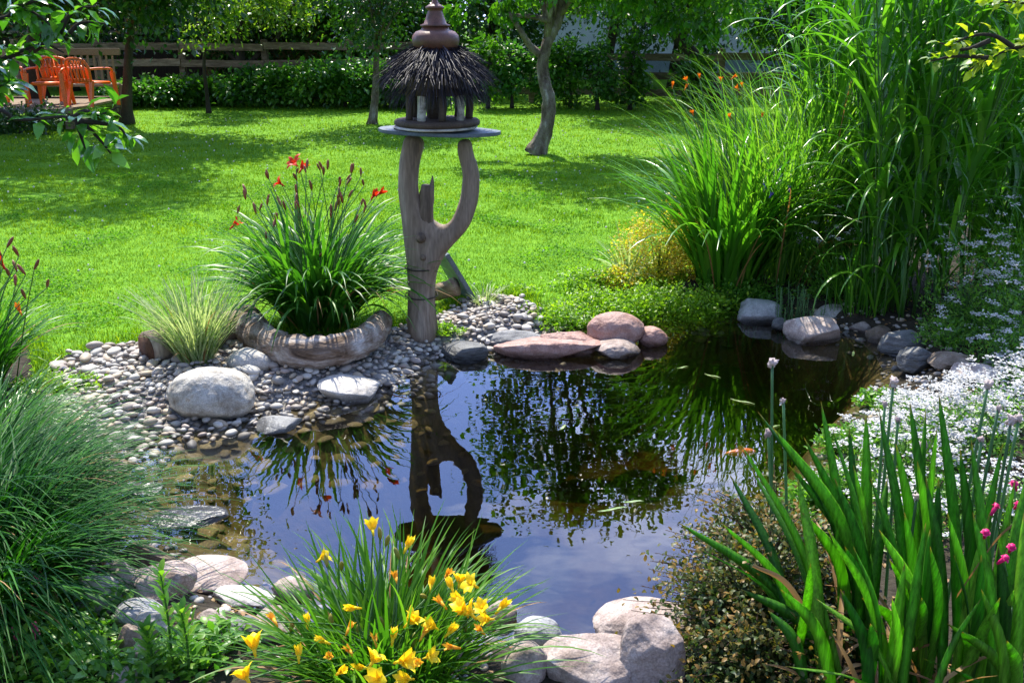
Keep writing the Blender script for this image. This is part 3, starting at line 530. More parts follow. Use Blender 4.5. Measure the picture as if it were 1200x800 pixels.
tree('leaning dark tree behind the tall grasses before the pale house', [b, V(838, 110, y), V(818, 72, y), V(795, 44, y), V(772, 5, y), V(765, -40, y)], .14, (b.x - 1.0, y - .3, 3.0), (2.3, 1.5, 1.6), 17000, .09, 17, M['apple'], M['darkbark'], clumps=90, cl=.17, extra=[((b.x + .8, y - .4, 2.0), (1.1, .8, .9), 4500)], hang=.5)
b = Vector((6.2, 17.2, gz1(6.2, 17.2))); y = b.y
tree('broad dark tree behind the miscanthus on the right', [b, (6.2, 17.2, 1.2), (6.4, 17.2, 2.6), (6.3, 17, 4)], .16, (6.1, 17.0, 2.7), (2.6, 1.7, 2.2), 17000, .095, 18, M['darkleaf'], M['darkbark'], clumps=100, cl=.17)
b = Vector((1.9, 19.9, gz1(1.9, 19.9)))
tree('small dark tree behind the fence near the middle', [b, (1.9, 19.9, 1), (2.1, 19.9, 2.4), (2.0, 19.9, 3.2)], .1, (1.7, 19.9, 3.0), (1.7, 1.2, 1.5), 10000, .1, 19, M['apple'], M['darkbark'], clumps=60, cl=.2)
far = [(-9.5, 21.8, 2.4, 4.2, 'darkleaf', 'dark far tree over the timber house wall'), (-6.0, 22.0, 1.8, 3.6, 'darkleaf', 'dark far tree above the board shed'), (-3.0, 22.5, 2.0, 3.5, 'apple', 'green far tree left behind the feeder'), (-.6, 22.6, 2.0, 3.3, 'darkleaf', 'dark far tree straight behind the feeder'),
       (3.6, 22.4, 1.9, 3.9, 'darkleaf', 'dark far tree before the pale house wall'), (7.4, 22.5, 2.4, 3.3, 'apple', 'green far tree at the right end of the house'), (10.6, 21, 2.4, 3.4, 'darkleaf', 'dark far tree at the right edge behind miscanthus'), (-12.6, 21, 2.6, 3.6, 'darkleaf', 'dark far tree beyond the left edge')]
for i, (x, y, r, h, mk, lab) in enumerate(far):
    b = Vector((x, y, gz1(x, y))); h *= .68; tree(lab, [b, (x, y, h * .3), (x + .2, y, h * .7), (x, y, h * 1.1)], .14, (x, y, h), (r, r * .8, h * .8), 11000, .13, 40 + i, M[mk], M['darkbark'], clumps=80, cl=.2, group='trees beyond the fence')
wb = MB(); rg = np.random.default_rng(55)
for k in range(46):
    x = -26 + k * 1.25 + rg.normal(0, .4); crown(wb, (x, 34 + rg.normal(0, .8), 2.0 + rg.normal(0, .3)), (1.8, 1.2, 2.6), 900, .32, rg, 24, .22)
for k in range(60): tube(wb, [(-26 + k * .95, 34.6, 0), (-26 + k * .95 + rg.normal(0, .2), 34.6, 4)], [.16, .08], 6, r=.0)
tag(wb.build('distant_woodland', M['darkleaf']), 'dark mass of distant trees behind the garden', 'woodland', kind='stuff')
# hedge shrubs along the fence
shr = [(178, 18.6, .9, .40, 'leafy shrub under the dark left tree, leftmost of the hedge'), (225, 18.8, .8, .5, 'dark hedge shrub behind the thin sapling'), (310, 18.7, .9, .62, 'dark hedge shrub right of the fruit tree trunk'), (360, 18.6, 1.0, .72, 'broad glossy hedge shrub at the fence midway to the feeder'), (405, 18.5, 1.0, .82, 'tall dark hedge shrub left of the slim tree'), (470, 18.4, .9, .72, 'hedge shrub right behind the slim straight tree')]
for i, (px, y, r, h, lab) in enumerate(shr):
    p = V(px, 125, y); x = p.x; z = gz1(x, y)
    tree(lab, [(x, y, z), (x, y, z + h * .3), (x + .03, y, z + h * .6)], .03, (x, y, z + h * .5), (r, .45, h * .5), 3600, .11, 60 + i, M[('hedge', 'apple', 'hedge', 'cover', 'hedge', 'apple')[i]], M['darkbark'], clumps=50, cl=.22, limbs=6, name='hedge_shrub', cat='shrub', group='shrubs in front of the left fence', shell=.3)
shr = [(572, 18.3, .5, 1.35, 'upright fence shrub just right of the feeder roof'), (600, 18.3, .5, 1.25, 'upright fence shrub left of the apple trunk'), (668, 18.2, .45, 1.2, 'upright fence shrub right of the apple trunk'), (700, 18.1, .55, 1.45, 'upright pale-leaved fence shrub before the dark rails'), (738, 18.1, .45, 1.4, 'upright fence shrub left of the pale house gap'), (640, 18.4, .5, 1.2, 'upright fence shrub hidden behind the apple trunk'), (812, 17.6, .5, 1.0, 'small shrub at the right fence end beneath the leaning tree')]
for i, (px, y, r, h, lab) in enumerate(shr):
    p = V(px, 125, y); x = p.x; z = gz1(x, y)
    tree(lab, [(x, y, z), (x, y, z + h * .4), (x + .03, y, z + h * .8)], .03, (x, y, z + h * .52), (r * .6, .35, h * .45), 1100, .11, 80 + i, M['hedge'] if i % 2 else M['apple'], M['darkbark'], clumps=30, cl=.26, limbs=6, name='fence_shrub', cat='shrub', group='upright shrubs on the right fence', shell=.3)

# ------------------------------------------------------------------ deck, chairs, bench
def deck():
    t = empty('wooden_deck', (-8.7, 15.0, 0.0), 'low wooden deck with pale front edge under the orange chairs', 'deck')
    bd = MB()
    for k in range(12): box(bd, (0, k * .2 + .1, .30), (4.3, .19, .035), r=random.Random(k).random(), bev=.004)
    bd.build('boards', M['brownwood'], t, smooth=False); box(MB(), (0, -.022, .285), (4.3, .035, .07)).build('edge_board', M['cream'], t, smooth=False)
    for x in (-2, -1, 0, 1, 2):
        for y_ in (.2, 2.2): box(MB(), (x, y_, .12), (.1, .1, .32)).build('leg', M['brownwood'], t, smooth=False)
deck()
def make_chair():
    t = empty('plastic_chair', (0, 0, 0), 'x', 'chair', 'orange plastic chairs on the deck'); m_ = M['orange']
    sm_ = MB(); box(sm_, (0, 0, .40), (.42, .40, .03), bev=.012); box(sm_, (0, -.2, .385), (.42, .02, .05), bev=.008); sm_.build('seat', m_, t)
    bk = MB()
    for k in range(5): box(bk, (-.14 + k * .07, .235, .60), (.035, .016, .36), rx=-.15, bev=.004)
    tube(bk, curve([(-.22, .20, .42), (-.235, .24, .65), (-.17, .275, .79), (0, .285, .82), (.17, .275, .79), (.235, .24, .65), (.22, .20, .42)], 5), .020, 8)
    box(bk, (0, .205, .44), (.40, .02, .06), rx=-.1, bev=.004); bk.build('backrest', m_, t)
    for s in (-1, 1):
        tube(MB(), curve([(s * .235, .235, .64), (s * .27, .05, .645), (s * .275, -.16, .63), (s * .26, -.21, .57)], 5), .020, 8).build('armrest', m_, t)
        lm = MB(); lm.add(*taper((s * .26, -.205, .57), (s * .285, -.245, 0), .035, .024)); lm.build('leg', m_, t, smooth=False)
        lm = MB(); lm.add(*taper((s * .215, .19, .44), (s * .25, .28, 0), .035, .024)); lm.build('leg', m_, t, smooth=False)
    return t
def taper(a, b, wa, wb):
    v = []
    for p, w in ((a, wa), (b, wb)):
        for dx, dy in ((-1, -1), (1, -1), (1, 1), (-1, 1)): v.append((p[0] + dx * w, p[1] + dy * w * .6, p[2]))
    return v, [np.array([[0, 1, 5, 4], [1, 2, 6, 5], [2, 3, 7, 6], [3, 0, 4, 7], [0, 3, 2, 1], [4, 5, 6, 7]])]
ch0 = make_chair()
def dup(root):
    r = root.copy(); COL.objects.link(r)
    for c in list(root.children):
        d = c.copy(); COL.objects.link(d); d.parent = r
        for g in list(c.children): e = g.copy(); COL.objects.link(e); e.parent = d
    return r
for i, (px, y, rz, lab) in enumerate([(107, 15.5, R(155), 'orange plastic armchair at the right end of the deck'), (58, 15.45, R(5), 'orange plastic chair turned away, middle of the deck'), (2, 15.7, R(60), 'orange plastic chair cut by the left photo edge'), (76, 15.95, R(80), 'orange plastic chair standing just behind the middle chair')]):
    c = ch0 if i == 0 else dup(ch0); p = V(px, 100, y); c.location = (p.x, y, .32); c.rotation_euler = (0, 0, rz); c.scale = (.98, .95, .86); c['label'] = lab
t = empty('slatted_bench', (-7.9, 17.2, .1), 'cream slatted garden bench behind the orange chairs', 'bench'); bk = MB()
for k in range(22): box(bk, (-1.1 + k * .105, .2, .68), (.035, .02, .42))
bk.build('backrest', M['cream'], t, smooth=False); box(MB(), (0, .2, .95), (2.5, .05, .11), bev=.01).build('top_rail', M['cream'], t, smooth=False); box(MB(), (0, 0, .42), (2.4, .42, .04), bev=.01).build('seat', M['cream'], t, smooth=False)
for s in (-1, 1):
    for y_ in (-.17, .2): box(MB(), (s * 1.2, y_, .2), (.07, .07, .42)).build('leg', M['cream'], t, smooth=False)
p = V(25, 150, 14.55)
tree('low dark shrub crouching in front of the deck at left', [(p.x, 14.5, 0), (p.x, 14.5, .15), (p.x + .02, 14.5, .25)], .02, (p.x - .1, 14.5, .16), (.75, .3, .18), 2500, .06, 99, M['darkleaf'], M['darkbark'], clumps=30, limbs=4, name='low_shrub', cat='shrub', shell=.2)

# ------------------------------------------------------------------ bird feeder
fy = 5.05; fb = G(495, 386); fb.z = gz1(fb.x, fb.y) - .03; fy = fb.y
bf = empty('bird_feeder', fb, 'rustic bird feeder with twig-thatched roof on a forked driftwood trunk', 'bird feeder')
def L_(px, py, dy=0): return V(px, py, fy + dy) - Vector(fb)
def skin(name, verts, edges, mat, parent, subs=2, root=0):
    me = bpy.data.meshes.new(name); me.from_pydata([tuple(v[0]) for v in verts], edges, []); ob = bpy.data.objects.new(name, me); COL.objects.link(ob)
    md = ob.modifiers.new('s', 'SKIN'); md.use_smooth_shade = True; md2 = ob.modifiers.new('d', 'SUBSURF'); md2.levels = subs; md2.render_levels = subs
    for i, v in enumerate(verts): me.skin_vertices[0].data[i].radius = (v[1], v[1]); me.skin_vertices[0].data[i].use_root = (i == root)
    dg = bpy.context.evaluated_depsgraph_get(); dg.update(); nm = bpy.data.meshes.new_from_object(ob.evaluated_get(dg)); bpy.data.objects.remove(ob)
    co = np.zeros(len(nm.vertices) * 3); nm.vertices.foreach_get('co', co); co = co.reshape(-1, 3); nr = np.zeros(len(nm.vertices) * 3); nm.vertices.foreach_get('normal', nr); nr = nr.reshape(-1, 3)
    r2 = np.random.default_rng(3); st = co * np.array([1, 1, .25]); co += nr * (sines(st, r2, 8, 60, .0035) + sines(co, r2, 6, 16, .004))[:, None]
    nm.vertices.foreach_set('co', co.ravel()); nm.materials.clear(); nm.materials.append(mat); nm.update()
    for p_ in nm.polygons: p_.use_smooth = True
    o2 = bpy.data.objects.new(name, nm); COL.objects.link(o2); o2.parent = parent; nm.name = name; return o2
sv = [(Vector((0, 0, -.05)), .098), (L_(495, 375), .092), (L_(495, 345), .083), (L_(494, 312), .080), (L_(495, 280), .086),  # 0-5
      (L_(484, 250), .062), (L_(479, 220), .060), (L_(480, 190), .062), (L_(488, 158), .062),          # 6-9 left arm
      (L_(524, 277, -.02), .056), (L_(539, 262, -.02), .053), (L_(550, 232), .050), (L_(552, 200), .050), (L_(544, 180), .047), (L_(544, 160), .050)]  # 10-15 right
se = [(i, i + 1) for i in range(8)] + [(4, 9), (9, 10), (10, 11), (11, 12), (12, 13), (13, 14)]
skin('trunk', sv, se, M['driftwood'], bf, 3, root=4)
st = MB(); tube(st, curve([L_(497, 285), L_(499, 250, -.02), L_(501, 217, -.02)], 4), np.linspace(.05, .033, 9), 12, wob=.2, seed=1); tube(st, [L_(505, 222, -.02), L_(506.5, 214, -.02), L_(507, 206, -.02)], [.016, .010, .003], 6)
tube(st, [L_(493, 279, -.075), L_(493, 277, -.10)], [.028, .022], 10); tube(st, [L_(496, 302, -.08), L_(496, 301, -.095)], [.016, .012], 8)
st.build('broken_stub', M['driftwood'], bf)
# tying wires round the trunk
for py in (312, 345): tube(MB(), [(L_(494, py)[0] + math.cos(a) * .087, math.sin(a) * .087, L_(494, py)[2] + .004 * math.sin(a)) for a in np.linspace(0, 2 * PI, 25)], .0035, 5).build('wire', M['darkbark'], bf)
pz = L_(513, 156)[2]; pcx = L_(513, 156)[0]
prof = [(-.30, -.02), (-.25, -.14), (-.10, -.22), (.12, -.23), (.27, -.12), (.32, .03), (.22, .17), (.03, .24), (-.17, .20), (-.28, .10)]
def slab(pf, th, z, sc=1.0, tilt=0):
    mb = MB(); k = len(pf); a = curve([(x * sc, y * sc, 0) for x, y in pf] + [(pf[0][0] * sc, pf[0][1] * sc, 0)], 3)[:-1]; k = len(a)
    tz = a[:, 0] * tilt; bot = a * np.array([.985, .985, 1]); mb.add(np.concatenate([np.c_[bot[:, :2], z + tz], np.c_[a[:, :2], z + .2 * th + tz], np.c_[a[:, :2], z + th + tz]]) + np.array([pcx, 0, 0]),
        [np.arange(k)[::-1][None], np.arange(2 * k, 3 * k)[None], np.concatenate([np.stack([np.arange(k), (np.arange(k) + 1) % k, (np.arange(k) + 1) % k + k, np.arange(k) + k], 1) + j * k for j in (0, 1)])]); return mb
slab([(x, y * .8) for x, y in prof], .018, pz, 1.0, -.03).build('platform', M['slate'], bf, smooth=False)
lathe(MB(), [(.10, 0), (.205, .0), (.212, .006), (.207, .012), (.19, .014), (.1, .014)], (pcx - .01, 0, pz + .026), 32, wob=.03).build('lower_disc', M['birch'], bf)
lathe(MB(), [(.10, 0), (.205, .0), (.216, .008), (.216, .022), (.207, .03), (.1, .032)], (pcx + .0, 0, pz + .040), 32, wob=.03, seed=2).build('floor_disc', M['plank'], bf)
zf = pz + .072; zt = L_(513, 100)[2]
for k, (a, r, mt, rr) in enumerate([(-2.62, .155, 'plank', .018), (-2.05, .150, 'birch', .021), (-1.35, .155, 'plank', .019), (-.72, .160, 'birch', .019), (.1, .16, 'plank', .019), (.9, .155, 'plank', .017), (1.7, .15, 'birch', .018), (2.5, .155, 'plank', .018)]):
    q = (pcx + math.cos(a) * r, math.sin(a) * r, zf); tube(MB(), curve([q, (q[0] + .004, q[1], (zf + zt) / 2), (pcx + math.cos(a) * r * .97, math.sin(a) * r * .97, zt + .03)], 4), rr, 10, wob=.15, seed=k).build('column', M[mt], bf)
tube(MB(), [(pcx - .01, .02, zf), (pcx - .01, .02, zt + .02)], .045, 12, wob=.1).build('seed_holder', M['plank'], bf)
# roof: dark cone under the twigs, and twig skirt
zr = L_(515, 58)[2]; ze = L_(515, 118)[2]; hh = zr - ze
cone = MB(); lathe(cone, [(.16, ze + .03), (.195, ze + .04), (.17, ze + hh * .6), (.09, zr + .01)], (pcx, 0, 0), 24); cone.build('roof_cone', M['plank'], bf)
rg = np.random.default_rng(8); tw = MB(); NT = 1900; a = rg.random(NT) * 2 * PI; s = rg.random(NT) ** .9
r0 = .065 + .125 * s + rg.normal(0, .005, NT); z0 = zr - hh * .52 * s ** 1.3 + rg.normal(0, .006, NT) + .01
lean = .75 - .35 * s + rg.normal(0, .16, NT)
blades(tw, np.c_[pcx + np.cos(a) * r0, np.sin(a) * r0, z0], a + rg.normal(0, .3, NT), rg.uniform(.11, .19, NT) * (1 - .08 * s), rg.uniform(.004, .008, NT), PI / 2 + .35 * (1 - s) + .1 + rg.normal(0, .12, NT) - .45 * (1 - s), .95 - .1 * s + rg.normal(0, .15, NT), 5, pw=.7, rg=rg, prof='x', fold=.8, rnd=np.clip(rg.normal(.45, .28, NT), 0, 1), roll=.8)
NT = 420; a = rg.normal(-.35, 1.0, NT); a[:200] = rg.random(200) * 7; blades(tw, np.c_[pcx + np.cos(a) * .2, np.sin(a) * .2, np.full(NT, ze + .07) + rg.normal(0, .015, NT)], a, rg.uniform(.06, .13, NT), .004, 2.45 + rg.normal(0, .2, NT), .4, 4, rg=rg, prof='x', fold=.8, roll=.8)
tw.build('thatch', M['twig'], bf)
K = pxs(fy, 1.5)
def zz(py): return L_(515, py)[2]
lathe(MB(), [(.03, zz(64)), (.095, zz(60)), (.112, zz(54)), (.118, zz(48)), (.114, zz(42)), (.098, zz(37.5)), (.070, zz(35)), (.066, zz(31.5)), (.02, zz(31.5))], (pcx, 0, 0), 36).build('clay_pot', M['clay'], bf)
lathe(MB(), [(.02, zz(31.8)), (.072, zz(31.5)), (.075, zz(29.5)), (.056, zz(28)), (.045, zz(20)), (.037, zz(14)), (.034, zz(12)), (.046, zz(10.5)), (.047, zz(8.5)), (.034, zz(6.5)), (.018, zz(4)), (.010, zz(-2)), (.006, zz(-9)), (.002, zz(-13))], (pcx, 0, 0), 30).build('clay_finial', M['clay'], bf)

# leaning stone slab behind the trunk with a wooden block
g = G(536, 352); t = empty('leaning_slab', (g.x, g.y, gz1(g.x, g.y)), 'grey rectangular slab leaning against the back of the feeder trunk', 'slab')
box(MB(), (-.02, .05, .15), (.38, .30, .028), rz=R(24), ry=R(60), bev=.004).build('slab', M['slate'], t, smooth=False)
g = G(522, 356); bl = MB(); tube(bl, curve([(-.06, .05, .06), (.03, 0, .10), (.10, -.02, .13)], 4), np.linspace(.045, .055, 9), 12, wob=.15)
tag(bl.build('log_piece', M['brownwood'], None, (g.x - .03, g.y - .02, gz1(g.x, g.y))), 'short brown log piece wedged behind the feeder trunk', 'log')

# ------------------------------------------------------------------ stones
def rock(x0, y0, x1, y1, kind, mat, label, dr=.75, z=None, rz=0, seed=None, name='boulder', group=None, flat=None, cat='rock', ztilt=0):
    seed = seed if seed is not None else int(x0 * 7 + y0 * 3); xc = (x0 + x1) / 2
    zb = 0.0
    for _ in range(4): g = G(xc, y1, zb); zb = max(gz1(g.x, g.y), WZ - .01) if z is None else z
    dep = PITCH + math.atan(((y0 + y1) / 2 - 400) / FPX); s = pxs(g.y, zb); Wd = (x1 - x0) * s; h = (y1 - y0) * s; Dp = min(Wd * dr, .93 * h / math.sin(dep))
    a = .5 * math.sqrt(max(h * h - (Dp * math.sin(dep)) ** 2, (.3 * h) ** 2)) / math.cos(dep); yc = g.y + Dp * .42
    c = V(xc, (y0 + y1) / 2, yc); p, f = stone_v(seed, kind); cr_, sr_ = math.cos(rz), math.sin(rz)
    q = p * np.array([Wd / 2 * 1.02, Dp / 2, a * 1.04]); q = q @ np.array([[1, 0, ztilt], [0, 1, 0], [-ztilt * 0, 0, 1]])
    mb = MB(); mb.add(q, [f]); o = mb.build(name, M[mat], None, c); o.rotation_euler = (0, 0, rz); return tag(o, label, cat, group)
rocks = [
 (197, 424, 301, 500, 'round', 'tan', 'large rounded tan and grey boulder on the left pebble shore', .8, 21),
 (262, 406, 319, 439, 'round', 'white', 'pale egg-shaped stone behind the large tan boulder', .8, 22),
 (370, 438, 444, 474, 'slab', 'white', 'flat white stone at the water edge below the curved log', .9, 23),
 (434, 436, 467, 452, 'round', 'white', 'small flat pale stone right of the flat white stone', .9, 24),
 (299, 485, 356, 510, 'slab', 'grey', 'low grey stone just breaking the water by the tan boulder', .9, 25),
 (517, 396, 577, 425, 'slab', 'dark', 'dark grey-green slab at the water right of the feeder', .8, 26),
 (561, 387, 634, 409, 'slab', 'grey', 'long flat grey slab behind the pink ledge', .5, 27),
 (577, 390, 712, 421, 'slab', 'pink', 'long low pink stone ledge lying in the water', .4, 28),
 (632, 387, 704, 417, 'slab', 'pink', 'sloping pink stone joining the ledge to the hump', .6, 29),
 (686, 361, 755, 412, 'round', 'pink', 'tallest humped pink boulder in the pond', .8, 30),
 (747, 382, 785, 408, 'smooth', 'pink', 'small round pink stone at the right end of the pink group', .9, 31),
 (690, 396, 751, 422, 'angular', 'pinkgrey', 'wedge-shaped pinkish grey stone below the pink hump', .8, 32),
 (862, 349, 920, 381, 'block', 'grey', 'grey boulder at the far right shore, leftmost of its row', .8, 33),
 (903, 370, 928, 391, 'angular', 'dark', 'small dark stone between the two grey shore boulders', .8, 34),
 (919, 369, 986, 405, 'block', 'pinkgrey', 'broad pinkish grey boulder standing in water on the right shore', .8, 35),
 (953, 356, 1000, 381, 'round', 'white', 'bright rounded stone behind the broad shore boulder', .8, 36),
 (985, 355, 1018, 380, 'angular', 'pinkgrey', 'pale cracked stone right of the bright rounded stone', .8, 37),
 (1010, 350, 1037, 377, 'round', 'white', 'small bright stone under the miscanthus leaves', .8, 38),
 (995, 376, 1021, 393, 'angular', 'pinkgrey', 'little pale stone in front of the cracked stone', .8, 39),
 (1015, 381, 1048, 404, 'slab', 'brown', 'small tan-brown slab left of the dark shore rocks', .8, 40),
 (1027, 386, 1082, 419, 'block', 'dark', 'dark blocky rock at the right water edge', .8, 41),
 (1046, 404, 1094, 441, 'angular', 'dark', 'dark striated rock lowest on the right shore', .8, 42),
 (1088, 411, 1142, 433, 'slab', 'brown', 'dark brown slab behind the white blossoms', .8, 43),
 (1112, 424, 1168, 452, 'angular', 'pinkgrey', 'pinkish stone poking out above the white blossoms', .8, 44),
 (1150, 412, 1196, 440, 'angular', 'dark', 'dark stone at the right edge above the white blossoms', .8, 45),
 (131, 636, 207, 674, 'slab', 'brown', 'long dark brown stone lying at the front left water edge', .35, 46),
 (194, 649, 292, 694, 'round', 'pinkgrey', 'smooth rounded pinkish grey stone at the front left', .9, 47),
 (120, 656, 165, 702, 'angular', 'pinkgrey', 'mauve slab tucked behind the pinkish angular block', .8, 48),
 (134, 656, 229, 708, 'block', 'pinkgrey', 'pinkish tan angular block at the front left', .75, 49),
 (82, 668, 141, 720, 'block', 'white', 'rough whitish grey stone beside the arching grass', .8, 50),
 (132, 698, 192, 738, 'round', 'grey', 'greenish grey rounded stone below the angular block', .8, 51),
 (247, 682, 322, 716, 'slab', 'white', 'angular white slab left of the yellow daylilies', .8, 52),
 (158, 712, 198, 748, 'angular', 'white', 'small cream stone among the lower left leaves', .8, 53),
 (134, 732, 172, 778, 'angular', 'brown', 'upright tan-brown stone in the lower left', .8, 54),
 (156, 750, 188, 792, 'angular', 'pinkgrey', 'small upright pale stone right of the tan-brown stone', .8, 55),
 (128, 778, 172, 808, 'round', 'pinkgrey', 'pale stone cut by the bottom edge at left', .8, 56),
 (230, 712, 268, 740, 'angular', 'pinkgrey', 'small mauve stone under the willowy plant', .8, 57),
 (262, 722, 312, 756, 'angular', 'dark', 'dark grey stone left of the yellow daylily leaves', .8, 58),
 (292, 712, 348, 752, 'block', 'pinkgrey', 'pale block half hidden by the yellow daylily leaves', .8, 59),
 (318, 674, 368, 708, 'round', 'pinkgrey', 'pale stone at the water behind the yellow daylilies', .8, 60),
 (143, 563, 192, 582, 'slab', 'grey', 'flat grey stone in the water by the arching grass', .9, 61),
 (178, 590, 268, 620, 'slab', 'dark', 'flat dark slab at the left water surface', .8, 62),
 (600, 720, 658, 764, 'round', 'grey', 'grey rounded stone right of the yellow daylilies', .8, 63),
 (560, 700, 606, 736, 'round', 'pinkgrey', 'pinkish stone behind the right yellow blooms', .8, 64),
 (684, 699, 812, 762, 'round', 'pinkgrey', 'broad tan-pink stone sloping into the water at the front', .7, 65),
 (714, 722, 744, 756, 'angular', 'dark', 'purple-dark wedge between the front boulders', .8, 66),
 (630, 743, 738, 812, 'block', 'pinkgrey', 'large pale lilac boulder at the bottom centre', .8, 67),
 (722, 727, 804, 812, 'block', 'pinkgrey', 'coarse pinkish boulder right of the lilac boulder', .8, 68),
 (586, 752, 642, 806, 'round', 'pinkgrey', 'stone under the right daylily leaves at the bottom', .8, 69),
 (788, 700, 836, 742, 'angular', 'white', 'whitish stone beneath the small-leaved shrub', .8, 70),
 (498, 742, 560, 786, 'round', 'pinkgrey', 'stone hidden among the yellow daylily leaves', .8, 71)]
for (a, b_, c, d, k, mt, lab, dr, sd_) in rocks: rock(a, b_, c, d, k, mt, lab, dr, seed=sd_)

# submerged stones
rg = np.random.default_rng(21); tmpl = []
for k in range(10):
    p, f = stone_v(500 + k, 'slab' if k % 2 else 'round', 3); mb = MB(); mb.add(p, [f], 0.0); me = mb.mesh('submerged_stone'); me.materials.append(M['ochre']); tmpl.append(me)
cnt = 0; tries = 0; placed = []
while cnt < 260 and tries < 14000:
    tries += 1; px, py = (rg.uniform(150, 560), rg.uniform(430, 640)) if tries % 3 else (rg.uniform(560, 880), rg.uniform(358, 400)); g = G(px, py, -.15); d = float(sdist(g.x, g.y))
    if not (-.42 < d < -.02): continue
    s = rg.uniform(.025, .065) * (1.5 if py > 600 and rg.random() < .4 else 1)
    if any((g.x - a) ** 2 + (g.y - b_) ** 2 < (.8 * (s + c)) ** 2 for a, b_, c in placed): continue
    placed.append((g.x, g.y, s)); z = gz1(g.x, g.y) + s * .1
    if z + s * .4 > WZ - .01: z = WZ - .01 - s * .4
    o = inst(tmpl[cnt % 10], 'submerged_stone', None, (g.x, g.y, z), (rg.normal(0, .12), rg.normal(0, .12), rg.random() * 6), (s, s * rg.uniform(.55, .95), s * .3))
    tag(o, 'ochre algae-coated stone lying under the shallow water', 'stone', 'submerged stones along the pond shore'); cnt += 1

# pebbles
rg = np.random.default_rng(31); cand = []; names = ('left of the tan boulder and under the logs', 'between the feeder trunk and pink rocks', 'along the far green bank')
for bi, poly in enumerate(beaches):
    P_ = np.array(poly); x0, y0 = P_.min(0); x1, y1 = P_.max(0); cell = {}
    for _ in range(26000):
        x = rg.uniform(x0, x1); y = rg.uniform(y0, y1); s = rg.choice([.017, .023, .028, .036]) * rg.uniform(.8, 1.15); key = (int(x / .06), int(y / .06))
        if any((x - a) ** 2 + (y - b_) ** 2 < (.78 * (s + c)) ** 2 for i in (-1, 0, 1) for j in (-1, 0, 1) for a, b_, c in cell.get((key[0] + i, key[1] + j), ())): continue
        if not inpoly(np.array([x]), np.array([y]), poly)[0]: continue
        cell.setdefault(key, []).append((x, y, s)); cand.append((x, y, s, bi))
_d = sdist(np.array([c[0] for c in cand]), np.array([c[1] for c in cand])); cand = [c for c, q in zip(cand, _d) if q > -.16]
extra_c = []
for i in range(700):    # second layer lying on the first
    x, y, s, bi = cand[rg.integers(len(cand))]; extra_c.append((x + rg.normal(0, .02), y + rg.normal(0, .02), s * rg.uniform(.8, 1.1), bi, .022))
allp = [(x, y, s, bi, 0.0) for x, y, s, bi in cand] + extra_c
vis = lambda c: c[2] / math.hypot(c[0], c[1])
order = sorted(range(len(allp)), key=lambda i: -vis(allp[i]) - (.002 if allp[i][4] else 0)); top = set(order[:300])
pt = []
for k in range(12):
    p, f = stone_v(700 + k, 'round', 2); mb = MB(); mb.add(p, [f], 0.0); me = mb.mesh('pebble'); me.materials.append(M['pebble']); pt.append(me)
rest = MB(); GZ = gz(np.array([c[0] for c in allp]), np.array([c[1] for c in allp]))
for i, (x, y, s, bi, dz) in enumerate(allp):
    z = float(GZ[i]) + s * .25 + dz * rg.uniform(.7, 1.2); sx, sy, sz = s * 1.08, s * rg.uniform(.62, .9), s * rg.uniform(.38, .6); e = (rg.normal(0, .18), rg.normal(0, .18), rg.random() * 6)
    if i in top:
        o = inst(pt[i % 12], 'pebble', None, (x, y, z), e, (sx, sy, sz)); tag(o, 'smooth rounded river pebble in the gravel ' + names[bi], 'pebble', 'pebbles ' + names[bi])
    else:
        p, f = stone_v(700 + i % 12, 'round', 2) if False else (PB[i % 12] if 'PB' in globals() else None, None)
        if p is None: PB = [stone_v(700 + k, 'round', 2)[0] for k in range(12)]; p = PB[i % 12]
        m3 = np.array(Matrix.Rotation(e[2], 3, 'Z') @ Matrix.Rotation(e[0], 3, 'X')); rest.add((p * np.array([sx, sy, sz])) @ m3.T + np.array([x, y, z]), [ICO[2][1]], rg.random())
print('pebbles', len(allp)); tag(rest.build('gravel', M['pebble']), 'many small grey and white river pebbles covering the pond shore', 'gravel', kind='stuff')

lit = MB(); rg = np.random.default_rng(91); x = rg.uniform(-2.6, 2.6, 9000); y = rg.uniform(1.9, 5.6, 9000); d = sdist(x, y); k = (d > -.10) & (d < .30) & ~beachmask(x, y); x, y = x[k][:2600], y[k][:2600]; z = gz(x, y)
for i in range(len(x)):
    s_ = rg.uniform(.006, .02) * (1.4 if rg.random() < .15 else 1); m3 = np.array(Matrix.Rotation(rg.random() * 6, 3, 'Z')); lit.add((PB[i % 12] * np.array([s_, s_ * .8, s_ * .55])) @ m3.T + np.array([x[i], y[i], z[i] + s_ * .2]), [ICO[2][1]], rg.random())
tag(lit.build('shore_grit', M['pebble']), 'loose grit and tiny stones along the muddy pond edge', 'gravel', kind='stuff')
lf = MB(); x = rg.uniform(-3, 3, 5000); y = rg.uniform(1.7, 5.8, 5000); d = sdist(x, y); k = (d > .03) & (d < .9) & (inpoly(x, y, bedpoly) | (y < 3.6)); x, y = x[k], y[k]; dd = rg.normal(0, 1, (len(x), 3)); dd[:, 2] *= .15; leaves(lf, np.c_[x, y, gz(x, y) + .008], dd, .022, .012, rg)
tag(lf.build('leaf_litter', M['drygrass']), 'scattered dry leaf litter on the bare soil of the beds', 'leaf litter', kind='stuff')
